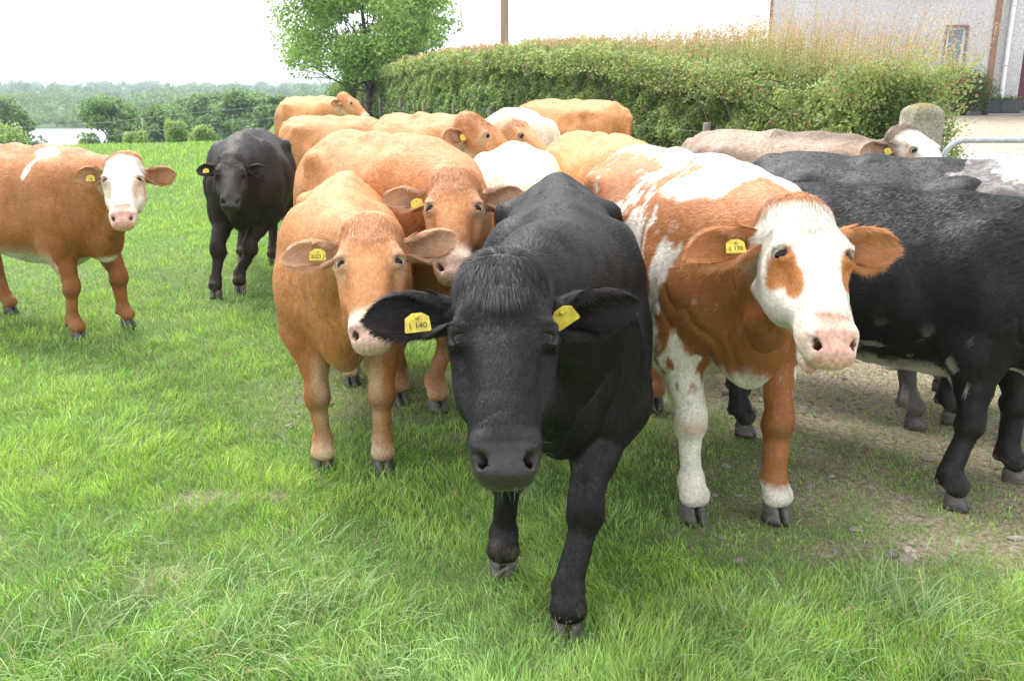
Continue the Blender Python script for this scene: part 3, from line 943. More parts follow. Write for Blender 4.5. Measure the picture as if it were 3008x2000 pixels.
    o = mesh_np('coat_hair', VV, [F3, F4], M['hair_black'] if black else M['hair'], o_parent, CC)
    return o

def claws(mb, hx, hy, fwd=1.0):
    for sg in (1, -1):
        rings = []; zs = [.0, .018, .045, .068, .080]
        fx = [.062, .058, .040, .026, .010]; bx = [-.040, -.040, -.040, -.038, -.025]; w = [.0235, .0235, .0225, .020, .010]
        n = 14; th = np.arange(n) * 2 * np.pi / n
        for z, a, b, ww in zip(zs, fx, bx, w):
            cx = (a + b) / 2; rx = (a - b) / 2
            x = cx + rx * np.sign(np.cos(th)) * np.abs(np.cos(th)) ** .8
            y = sg * (.0255 - .008 * np.clip((x - cx) / rx, 0, 1)) + ww * np.sin(th) * (1 - .25 * np.clip((x - cx) / rx, 0, 1))
            rings.append(np.stack([hx + x, hy + y, np.full(n, z)], -1))
        V = np.concatenate(rings); m = len(zs)
        i = np.arange(m - 1)[:, None] * n; j = np.arange(n)[None]; j2 = (j + 1) % n
        F = np.stack([i + j, i + j2, i + n + j2, i + n + j], -1).reshape(-1, 4)
        k = len(V); V = np.vstack([V, V[:n].mean(0), V[-n:].mean(0)])
        jj = np.arange(n)
        mb.ball((hx - .072, hy + sg * .026, .112), (.013, .011, .018), 8)
        F3 = np.vstack([np.stack([np.full(n, k), (jj + 1) % n, jj], 1), np.stack([np.full(n, k + 1), k - n + jj, k - n + (jj + 1) % n], 1)])
        mb.add(V, F3, F)

def text_mesh(txt, size):
    cu = bpy.data.curves.new('number', 'FONT'); cu.body = txt; cu.size = size; cu.extrude = .0003
    cu.align_x = 'CENTER'; cu.align_y = 'CENTER'; cu.resolution_u = 3
    o = bpy.data.objects.new('tmp', cu); COL.objects.link(o)
    dg = bpy.context.evaluated_depsgraph_get()
    me = bpy.data.meshes.new_from_object(o.evaluated_get(dg))
    bpy.data.objects.remove(o); bpy.data.curves.remove(cu)
    me.name = 'number'
    return me

def make_cow(label, group, cow, coat, black=False, vox=.012, hair=60000, seed=1, ears=None, tags=(), label_extra=None, hk=1.08,
             tuft=0.0, mouth=0.0, legfat=1.12, muscle=1.0, neckfat=1.0, dewlap=1.0, jw=1.0, tail=.15, lenmul=1.0, wmul=1.0, earlen=1.0, earcol=None,
             eyes=(1, -1), hooves=(0, 1, 2, 3), earsize=1.0, tongue=False, whiskers=0, earpale=1.0):
    c = cow
    c.build_body(vox, hk, mouth, legfat, tail, muscle, neckfat, dewlap, jw)
    E0 = {1: ((-.02, 1, -.12), (.55, .1, .8), .20, 1.0), -1: ((-.02, 1, -.12), (.55, .1, .8), .20, 1.0)}
    if ears: E0.update(ears)
    c.add_ears({k: (v[0], v[1], v[2] * earsize, v[3] * earsize) for k, v in E0.items()})
    c.coat = coat
    H = c.toh(c.V)
    # muscle and wrinkle relief along normals on the body
    n, _ = vnormals(c.V, c.Q)
    nb = len(c.V) if not c.earinfo else min(i['rng'][0] for i in c.earinfo.values())
    Pb = c.V[:nb]
    fold = (1 - np.abs(noise3(Pb, (13, 5, 4), seed + 110, 2))) ** 5 * sstep(.42, .55, Pb[:, 0]) * sstep(1.15, .95, Pb[:, 2]) * sstep(.5, .6, Pb[:, 2])
    rib = np.sin(Pb[:, 0] * 62) * sstep(-.28, -.15, Pb[:, 0]) * sstep(.22, .1, Pb[:, 0]) * sstep(.72, .8, Pb[:, 2]) * sstep(1.12, 1.0, Pb[:, 2])
    rel = -.010 * fold + .0016 * rib + .012 * noise3(c.V[:nb], 4.0, seed + 100, 2) + .005 * noise3(c.V[:nb], (9, 22, 9), seed + 101, 2)
    hm0 = head_mask(H[:nb]) * (c.V[:nb, 2] > .45)
    c.V[:nb] += n[:nb] * (rel * (1 - .8 * hm0) * sstep(.10, .3, c.V[:nb, 2]))[:, None]
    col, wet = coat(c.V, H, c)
    col = muzzle_marks(c.V, H, c, col, .25 if black else 1.0)
    c.wet = np.zeros(len(c.V)); c.wet[:nb] = wet[:nb]
    if earcol is None:
        inner_c = np.array([.03, .02, .018]) if black else np.array([.60, .33, .19])
        def earcol(cl, f): return lerp(cl, inner_c, .55 * sstep(.2, .8, f))
    c.earcol = earcol; c.earpale = earpale
    for sg, inf in c.earinfo.items():
        a, b = inf['rng']
        fcv = head_vec(c, inf['fc'])
        f = np.zeros(b - a); f[(b - a) // 2:] = 1.0
        col[a:b] = earcol(col[a:b], f)
    root = empty('cow', tuple(c.pos), c.h, c.s)
    tag(root, label, 'cow', group)
    body = mesh_np('body', c.V, [c.Q], M['hide_black'] if black else M['hide'], root, col, True, {'wet': c.wet})
    # eyes
    for sg in eyes:
        e = MB(); e.ball(c.hp(.203, sg * .0815, -.0410), .0245 * hk, 20)
        e.build('eye', M['eye'], root, True)
    for i in hooves:
        m = MB(); claws(m, *c.hoofs[i]); m.build('hoof', M['hoof'], root, True)
    # tail switch belongs to the coat hair; ear tags
    for tg in tags:
        sg, s, txt = tg[0], tg[1], tg[2]
        inf = c.earinfo[sg]
        k = int(s * 21)
        d, fc = head_vec(c, inf['d']), head_vec(c, inf['fc'])
        wv = head_vec(c, inf['w'])
        off = tg[3] if len(tg) > 3 else (0, 0)
        ct = c.poll + hk * head_vec(c, inf['ctr'][k])
        up = np.array([0, 0, 1.0]); up = nrm(up - (up @ fc) * fc); rt = np.cross(up, fc)
        ang = tg[4] if len(tg) > 4 else 0.0
        rt, up = rt * math.cos(ang) + up * math.sin(ang), up * math.cos(ang) - rt * math.sin(ang)
        ct = ct + fc * .040 + rt * off[0] + up * (off[1] - .018)
        Rm = np.stack([rt, up, fc], 1)
        S = .86 * (tg[5] if len(tg) > 5 else 1.0)
        pl = MB()
        # plate: tapered towards the stud
        th = [(-.030, -.024), (.030, -.024), (.033, -.020), (.030, .014), (.012, .026), (-.012, .026), (-.030, .014), (-.033, -.020)]
        n8 = len(th); Vt = np.array([[x * S, y * S, zz] for zz in (-.001, .001) for (x, y) in th]) @ Rm.T + ct
        F = [[i, (i + 1) % n8, (i + 1) % n8 + n8, i + n8] for i in range(n8)]
        F3 = [[0, i + 1, i] for i in range(1, n8 - 1)] + [[n8, n8 + i, n8 + i + 1] for i in range(1, n8 - 1)]
        pl.add(Vt, F3, F)
        pl.ball(ct + up * .014 * S + fc * .002, .006 * S, 10)
        t = pl.build('ear_tag', M['tag'], root)
        if txt:
            me = text_mesh(txt, .021 * S)
            me.materials.clear(); me.materials.append(M['ink'])
            to = bpy.data.objects.new('number', me); COL.objects.link(to); to.parent = t
            M4 = Matrix.Identity(4)
            for r_ in range(3):
                for k_ in range(3): M4[r_][k_] = Rm[r_, k_]
                M4[r_][3] = (ct - up * .008 * S + fc * .0016)[r_]
            to.matrix_local = M4
    if tongue:
        m = MB()
        pts = np.array([c.hp(.40, .0, -.135), c.hp(.46, .008, -.142), c.hp(.490, -.012, -.146), c.hp(.505, -.020, -.152)])
        pts = pts - (mouth * .40 - .004) * hk * c.n; m.tube(pts, [.016, .020, .020, .012], 12); m.ball(pts[-1], .012, 10)
        m.build('tongue', M['tongue'], root, True)
    if hair:
        R = rng(seed + 49); extra = None
        if whiskers:
            k = whiskers; cand = np.where((head_mask(H) > .5) & (H[:, 0] > .43) & (H[:, 2] < -.085) & (c.V[:, 2] > .45))[0]
            cand = cand[cand < nb]; v = R.choice(cand, k); p = c.V[v]; nn = nrm(n[v] + R.normal(0, .35, (k, 3)) - np.array([0, 0, .25])); Lw = R.uniform(.015, .042, k)[:, None]
            mid = p + nn * Lw * .5; tip = mid + nrm(nn + np.array([0, 0, -.5])) * Lw * .5; sdv = nrm(np.cross(nn, R.normal(0, 1, (k, 3)))) * .00025
            extra = (np.stack([p - sdv, p + sdv, mid + sdv * .8, mid - sdv * .8, tip], 1).reshape(-1, 3), np.tile([.16, .15, .14] if black else [.5, .45, .38], (k * 5, 1)))
        cow_hair(c, root, hair, black, lenmul, tuft, seed=seed, wmul=wmul, earlen=earlen, extra=extra)
        R = rng(seed + 50)
        S1 = []; n = 260
        b0 = c.tailtip + R.normal(0, .012, (n, 3)); tip = b0 + np.array([0, 0, -.20]) + R.normal(0, .035, (n, 3))
        mid = (b0 + tip) / 2 + R.normal(0, .015, (n, 3)); sdv = nrm(R.normal(0, 1, (n, 3))) * .0022
        VV = np.stack([b0 - sdv, b0 + sdv, mid + sdv, mid - sdv, tip], 1).reshape(-1, 3)
        bs = np.arange(n) * 5
        cc, _ = coat(c.tailtip[None], c.toh(c.tailtip[None]), c)
        mesh_np('tail_switch', VV, [np.stack([bs + 3, bs + 2, bs + 4], 1), np.stack([bs, bs + 1, bs + 2, bs + 3], 1)],
                M['hair_black'] if black else M['hair'], root, np.repeat(cc * .7, len(VV), 0))
    return root
# ------------------------------------------------------------------ the herd
cattle_mats()
R_ = math.radians
HERD = 'young cattle standing in the field'
QUAL = 1.0
def herd():
    # front black bullock walking up to the camera
    make_cow('large black bullock at the front, head lowered, yellow tags in both ears', HERD,
        Cow(.17, 3.20, R_(-92), 1.0, (-.02, 1.90, 1.245), (.02, -.80, -.60), 0.0, [(.17, 2.42), (-.03, 2.78), (.32, 3.8), (.04, 3.95)], .89),
        coat_black(BLACK, .10), True, .0075, int(380000 * QUAL), 11, hk=.98, jw=1.02, whiskers=170, tuft=.048, legfat=1.22, earlen=1.5,
        ears={-1: ((-.02, 1, .0), (.35, .2, .9), .21, 1.05), 1: ((-.12, 1, .06), (.75, -.45, .45), .205, 1.0)},
        tags=[(-1, .45, '1 140', (0, -.015), .12, 1.0), (1, .22, '', (0.0, .03), .6, 1.0)], neckfat=1.12)
    # orange calf left of it
    make_cow('light orange calf left of the front black bullock, head tilted, ear tag reading 2223', HERD,
        Cow(-.76, 4.12, R_(-82), .95, (-.47, 2.98, 1.20), (.10, -.80, -.60), .03, [(-.56, 3.66), (-.82, 3.66), (-.62, 4.75), (-.90, 4.85)], .93),
        coat_limousin(ORANGE, seed=2), False, .010, int(170000 * QUAL), 12, hk=1.04, earlen=1.6, whiskers=60, tuft=.022, legfat=1.12,
        ears={-1: ((.02, 1, .0), (.35, .1, .9), .20, 1.0), 1: ((-.34, 1, .02), (.45, .2, .8), .20, 1.0)},
        tags=[(-1, .42, '2223 J', (0, -.004), .0, 1.0)])
    make_cow('deeper orange bullock with pale muzzle looking over the back of the calf tagged 2223', HERD,
        Cow(-.66, 4.92, R_(-58), 1.08, (-.25, 3.95, 1.27), (.03, -.80, -.60), 0, [(-.38, 4.42), (-.60, 4.55), None, None], 1.05),
        coat_limousin(ORANGE * np.array([.92, .88, .85]), dark=.6, legpale=.2, seed=4), False, .011, int(120000 * QUAL), 13, hk=1.03, earlen=1.5, tuft=.012,
        ears={-1: ((-.12, 1, .0), (.4, .2, .9), .19, .95), 1: ((-.42, 1, -.05), (.4, .2, .9), .19, 1.0)},
        tags=[(-1, .36, '', (.01, -.02), .3, .9)])
    make_cow('red and white roan bullock with white face, right of the front black bullock', HERD,
        Cow(.72, 3.80, R_(-78), 1.06, (.87, 2.72, 1.285), (.02, -.80, -.60), -.07, [(1.02, 3.20), (.70, 3.20), None, None], 1.08),
        coat_limousin(RED, legpale=0, seed=6, patch=patch_roan), False, .009, int(230000 * QUAL), 14, hk=1.03, tuft=.02, mouth=.07, whiskers=90,
        legfat=1.15, earlen=2.3, earpale=.25, tongue=True, earcol=lambda cl, f: lerp(np.ones((len(cl), 1)) * RED * 1.45, RED * 1.1, .6 * sstep(.2, .8, f)),
        ears={-1: ((.12, 1, -.15), (.3, .3, .9), .20, 1.1), 1: ((-.08, 1, -.02), (.6, .0, .8), .22, 1.15)},
        tags=[(-1, .42, '1 170', (0, -.01), .05, 1.0)])
    make_cow('big black bullock with white belly at the right edge, head outside the picture', HERD,
        Cow(1.66, 3.80, R_(-42), .94, (2.55, 3.0, 1.2), (.9, -.3, -.4), 0, [(2.12, 3.55), (1.76, 3.30), (1.20, 4.5), (1.12, 4.10)], 1.08),
        coat_black(BLACK * 1.25, .2, under=1, seed=9), True, .011, int(170000 * QUAL), 15, legfat=1.25, lenmul=1.3)
    make_cow('brown calf with white face at the left edge of the herd', HERD,
        Cow(-3.22, 6.14, R_(-25), .98, (-2.30, 5.45, 1.235), (.22, -.75, -.62), 0, [(-2.68, 6.14), (-2.87, 5.80), None, None], 1.05),
        coat_limousin(np.array([.42, .165, .05]), legpale=0, seed=7, patch=patch_left), False, .011, int(90000 * QUAL), 16, hk=1.04, tuft=.01,
        ears={-1: ((-.10, 1, -.1), (.5, .2, .8), .185, 1.1), 1: ((-.16, 1, -.1), (.5, .2, .8), .185, 1.1)},
        earcol=lambda cl, f: lerp(np.ones((len(cl), 1)) * RED * 1.3, RED * .6, .6 * sstep(.2, .8, f)), tags=[(-1, .45, '170', (0, -.01), 0, .9)])
    make_cow('brownish black calf standing square between the white faced calf and the orange cattle', HERD,
        Cow(-2.20, 7.80, R_(-84), 1.0, (-2.03, 6.65, 1.16), (.18, -.78, -.60), 0, [(-2.23, 7.28), (-2.37, 7.10), (-2.28, 8.55), (-2.62, 8.7)], 1.0),
        coat_black(BROWNBLK, .55, seed=10), True, .012, int(80000 * QUAL), 17, hk=.98, tuft=.01,
        ears={-1: ((-.25, 1, -.1), (.4, .2, .9), .16, .95), 1: ((-.30, 1, -.1), (.4, .2, .9), .16, .95)},
        tags=[(-1, .5, '', (0, -.01), .1, .8)])
    # back rows
    make_cow('black bullock of which only the back shows, between the roan and the grey one', HERD,
        Cow(1.93, 4.66, R_(-40), 1.0, (2.85, 3.9, 1.0), (.8, -.3, -.5), 0, None, 1.0), coat_black(BLACK, 0, seed=21), True, .014, int(40000 * QUAL), 18)
    make_cow('grey brown roan bullock with white rump patch at the right edge', HERD,
        Cow(2.66, 4.10, R_(-35), 1.0, (3.6, 3.5, 1.1), (.8, -.3, -.5), 0, [None, None, (2.36, 4.75), (1.98, 4.2)], 1.05),
        coat_limousin(np.array([.115, .10, .095]), legpale=0, seed=22, patch=patch_greyroan), False, .013, int(50000 * QUAL), 19, lenmul=1.3)
    make_cow('taupe bullock with white forehead in front of the stone gatepost', HERD,
        Cow(2.0, 6.70, R_(-43), 1.03, (2.53, 5.90, 1.375), (.30, -.78, -.55), -.05, None, 1.0),
        coat_limousin(TAUPE, legpale=.2, seed=23, patch=patch_taupe), False, .012, int(60000 * QUAL), 20, hk=1.1, tuft=.012,
        tags=[(-1, .35, '', (0, -.01), .3, .9)])
    make_cow('orange bullock with pale shoulders farthest back on the left, head turned right', HERD,
        Cow(-3.42, 16.2, R_(-40), 1.12, (-2.72, 15.5, 1.55), (.72, -.35, -.60), 0, None, 1.0, z=.06), coat_limousin(ORANGE * 1.08, seed=24), False, .014,
        int(25000 * QUAL), 21, tags=[(-1, .4, '', (0, 0), 0, .9)])
    make_cow('orange brown bullock behind the brownish black calf, dark tail hanging', HERD,
        Cow(-1.95, 10.4, R_(-34), 1.02, (-1.0, 9.7, .9), (.5, -.2, -.8), 0, None, 1.0, z=.02), coat_limousin(ORANGE * .92, seed=25), False, .014, int(30000 * QUAL), 22)
    make_cow('orange bullock with a small white flank spot, head in profile to the right', HERD,
        Cow(-.72, 7.95, R_(-55), 1.10, (-.27, 7.0, 1.43), (.72, -.38, -.58), 0, None, 1.0),
        coat_limousin(ORANGE * .97, seed=26, patch=patch_spot), False, .012, int(60000 * QUAL), 23, hk=1.1, tuft=.012,
        ears={-1: ((-.1, 1, -.2), (.5, .3, .8), .19, 1.05)}, tags=[(-1, .38, '', (0, -.01), .1, .9)])
    make_cow('cream white bullock with tan head behind the one with the flank spot', HERD,
        Cow(.05, 8.85, R_(-80), 1.12, (.00, 7.55, 1.40), (.70, -.42, -.58), 0, None, 1.05),
        coat_limousin(CREAM * 1.05, legpale=.2, seed=27, patch=lambda P, H, c, col, n1: lerp(col, ORANGE * 1.25, .8 * head_mask(H) * (P[:, 2] > .45) * (H[:, 0] > .03))), False, .012,  # head tinted tan: its weaker light put into the coat colour
        int(40000 * QUAL), 24, hk=1.05, tuft=.03, ears={-1: ((-.1, 1, -.2), (.5, .3, .8), .19, 1.05)}, tags=[(-1, .38, '', (0, -.01), .1, .9)])
    make_cow('orange bullock right behind the roan, only its rump and back showing', HERD,
        Cow(.60, 5.95, R_(-75), 1.04, (1.0, 5.0, 1.02), (.2, -.4, -.9), 0, [None, (.92, 5.0), None, None], 1.0),
        coat_limousin(ORANGE, seed=28), False, .012, int(60000 * QUAL), 25)
    make_cow('orange bullock farthest back beside the hedge, turned away with head down', HERD,
        Cow(.72, 12.2, R_(140), 1.12, (-.1, 12.9, .8), (-.4, .2, -.9), 0, None, 1.0, z=.05), coat_limousin(ORANGE * 1.02, seed=29), False, .014, int(30000 * QUAL), 26)
    make_cow('white bullock rump rising just behind the back of the front black bullock', HERD,
        Cow(-.02, 5.60, R_(84), 1.0, (.05, 6.7, .8), (0, .3, -.9), 0, None, 1.15),
        coat_limousin(CREAM * np.array([1.1, 1.15, 1.25]), legpale=.2, seed=30), False, .012, int(50000 * QUAL), 27)
herd()
# ------------------------------------------------------------------ setting: land, lake, yard
def hedge_x(y): return 3.9 - .27 * (np.asarray(y, float) - 8.0)

def land(x, y):
    x = np.asarray(x, float); y = np.asarray(y, float)
    z = .018 * np.sin(x * 1.3 + .6) * np.sin(y * 1.1) * sstep(1, 3, y) + .008 * np.sin(x * 4.1) * np.sin(y * 3.7 + 1)
    z = z * sstep(60, 30, y)
    crest = 25 + np.clip((x + 14) * .55, -4, 9)
    d = np.maximum(y - crest, 0)
    away = sstep(-3, -9, x - hedge_x(y))
    away = np.where(y > 75, 1.0, away)
    drop = .085 * (np.sqrt(d * d + 16) - 4)
    low = -9.7 + 0 * y
    far = -9.7 + np.clip((y - 262) * .02, 0, 1.2) + np.clip((y - 330) * .009, 0, 6.0) + 1.0 * np.sin(x * .011 + 1) * sstep(300, 600, y)
    zz = np.maximum(z - drop, low)
    zz = np.where(y > 262, far, zz)
    z = z + (zz - z) * away
    yard = sstep(.6, 3.0, x - hedge_x(y)) * (y < 75)
    rise = 1.0 * sstep(7.5, 24, y)
    return z + yard * rise

def build_land():
    yr = np.concatenate([np.linspace(-6, 1.4, 12), np.geomspace(1.5, 3800, 300)])
    ur = np.linspace(-1.7, 1.7, 241)
    Y, Uu = np.meshgrid(yr, ur, indexing='ij')
    X = Uu * (np.abs(Y) + 5)
    Z = land(X, Y)
    V = np.stack([X, Y, Z], -1).reshape(-1, 3)
    ny, nx = Y.shape
    i = np.arange(ny - 1)[:, None] * nx; j = np.arange(nx - 1)[None]
    F = np.stack([i + j, i + j + 1, i + nx + j + 1, i + nx + j], -1).reshape(-1, 4)
    m, nt, b = mat_base('pasture_soil')
    L = nt.links
    at = nt.nodes.new('ShaderNodeAttribute'); at.attribute_name = 'bare'
    tc = nt.nodes.new('ShaderNodeTexCoord')
    def noise(sc, det=6):
        n = nt.nodes.new('ShaderNodeTexNoise'); n.inputs['Scale'].default_value = sc; n.inputs['Detail'].default_value = det
        L.new(tc.outputs['Object'], n.inputs['Vector']); return n
    def ramp(src, stops):
        r = nt.nodes.new('ShaderNodeValToRGB'); L.new(src, r.inputs['Fac'])
        els = r.color_ramp.elements
        els[0].position, els[0].color = stops[0][0], (*stops[0][1], 1)
        els[1].position, els[1].color = stops[-1][0], (*stops[-1][1], 1)
        for p, c_ in stops[1:-1]:
            e = els.new(p); e.color = (*c_, 1)
        return r
    n1 = noise(9); n2 = noise(45); n3 = noise(.35, 3)
    g = ramp(n1.outputs['Fac'], [(.3, (.05, .085, .02)), (.5, (.09, .15, .03)), (.7, (.15, .20, .055))])
    g2 = ramp(n3.outputs['Fac'], [(.35, (.07, .14, .03)), (.65, (.12, .20, .045))])
    mg = nt.nodes.new('ShaderNodeMix'); mg.data_type = 'RGBA'; mg.inputs['Factor'].default_value = .6
    L.new(g.outputs[0], mg.inputs['A']); L.new(g2.outputs[0], mg.inputs['B'])
    dr = ramp(n2.outputs['Fac'], [(.3, (.14, .10, .075)), (.5, (.27, .21, .155)), (.7, (.40, .33, .26))])
    mx = nt.nodes.new('ShaderNodeMix'); mx.data_type = 'RGBA'
    L.new(at.outputs['Fac'], mx.inputs['Factor']); L.new(mg.outputs['Result'], mx.inputs['A']); L.new(dr.outputs[0], mx.inputs['B'])
    L.new(mx.outputs['Result'], b.inputs['Base Color']); b.inputs['Roughness'].default_value = .95
    bp = nt.nodes.new('ShaderNodeBump'); bp.inputs['Strength'].default_value = .8; bp.inputs['Distance'].default_value = .02
    L.new(n2.outputs['Fac'], bp.inputs['Height']); L.new(bp.outputs[0], b.inputs['Normal'])
    o = mesh_np('field', V, [F], m, None, None, True, {'bare': np.clip(bare(V[:, 0], V[:, 1]) * 1.2 + .10 * (V[:, 1] < 9), 0, 1)})
    tag(o, kind='structure')
    # lake
    m2, nt, b = mat_base('lake_water')
    b.inputs['Base Color'].default_value = (.34, .37, .39, 1); b.inputs['Roughness'].default_value = .28  # pale base: the sky's reflection put into the water colour
    tc = nt.nodes.new('ShaderNodeTexCoord'); mp = nt.nodes.new('ShaderNodeMapping'); mp.inputs['Scale'].default_value = (.25, 1.2, 1)
    n = nt.nodes.new('ShaderNodeTexNoise'); n.inputs['Scale'].default_value = .6
    bp = nt.nodes.new('ShaderNodeBump'); bp.inputs['Strength'].default_value = .03; bp.inputs['Distance'].default_value = .03
    nt.links.new(tc.outputs['Object'], mp.inputs[0]); nt.links.new(mp.outputs[0], n.inputs['Vector']); nt.links.new(n.outputs['Fac'], bp.inputs['Height']); nt.links.new(bp.outputs[0], b.inputs['Normal'])
    V = np.array([[-420, 118, -9], [60, 118, -9], [60, 266, -9], [-420, 266, -9]], float)
    tag(mesh_np('lake', V, [[[0, 1, 2, 3]]], m2, None, None, False), kind='structure')

def bare(x, y):
    x = np.asarray(x, float); y = np.asarray(y, float)
    P = np.stack([x, y, 0 * x], -1)
    n = noise3(P, 1.6, 201, 3); n2 = noise3(P, 7, 202, 2)
    m = sstep(-.35, .7, (x - .60) * 1.1 - .05 * np.abs(y - 4.0)) * sstep(2.40, 3.2, y + .12 * (x - 1)) * sstep(13, 9, y)
    b = m * (.35 + .65 * sstep(-.25, .35, n + .9 * n2 + .2 * m)) * (.72 + .28 * sstep(-.2, .3, noise3(P, 15, 203, 2)))
    under = sstep(1.6, .5, np.abs(x + .1)) * sstep(3.6, 4.8, y) * sstep(11, 8, y)
    b = np.maximum(b, .55 * under * sstep(-.1, .3, n + .4 * n2))
    for (cx, cy_, r) in ((-1.25, 3.35, .14), (-1.18, 2.78, .12), (-.86, 4.45, .12), (-.98, 3.38, .09), (-.25, 4.05, .10), (-2.0, 3.6, .12), (.62, 2.65, .10)):
        b = np.maximum(b, .55 * sstep(1.3, .5, ((x - cx) ** 2 + (1.5 * (y - cy_)) ** 2) ** .5 / r + .8 * n2))
    return np.clip(b, 0, 1)

# ------------------------------------------------------------------ grass
def blades(P, D, L, W, col, segs, name, mat, R, curl=.5):
    """P roots, D horizontal lean vectors (with magnitude), L lengths"""
    N = len(P)
    h = nrm(np.concatenate([D[:, :2], np.zeros((N, 1))], 1))
    lean = np.linalg.norm(D[:, :2], axis=1)
    a = R.uniform(0, 2 * np.pi, N); side = np.stack([np.cos(a), np.sin(a), 0 * a], -1)
    pts = [P]; ang = lean * .5
    k = segs
    for s in range(k):
        st = (L / k)[:, None] * (h * np.sin(ang)[:, None] + np.array([0, 0, 1.0]) * np.cos(ang)[:, None])
        pts.append(pts[-1] + st); ang = ang + lean * curl * 1.6 / k + R.uniform(0, .12, N)
    VV = []
    for s in range(k):
        w = (W * (1 - .25 * s / k) * .5)[:, None] * side * (1 if s else .75)
        VV += [pts[s] - w, pts[s] + w]
    VV.append(pts[k])
    nv = 2 * k + 1
    V = np.stack(VV, 1).reshape(-1, 3)
    b = np.arange(N) * nv
    F4 = [np.stack([b + 2 * s, b + 2 * s + 1, b + 2 * s + 3, b + 2 * s + 2], 1) for s in range(k - 1)]
    F3 = np.stack([b + 2 * k - 2, b + 2 * k - 1, b + 2 * k], 1)
    shade = np.linspace(.8, 1.12, nv)  # darker roots: shade low among the blades put into the colour
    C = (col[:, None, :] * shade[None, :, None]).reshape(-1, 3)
    return V, ([np.vstack(F4)] if F4 else []) + [F3], C

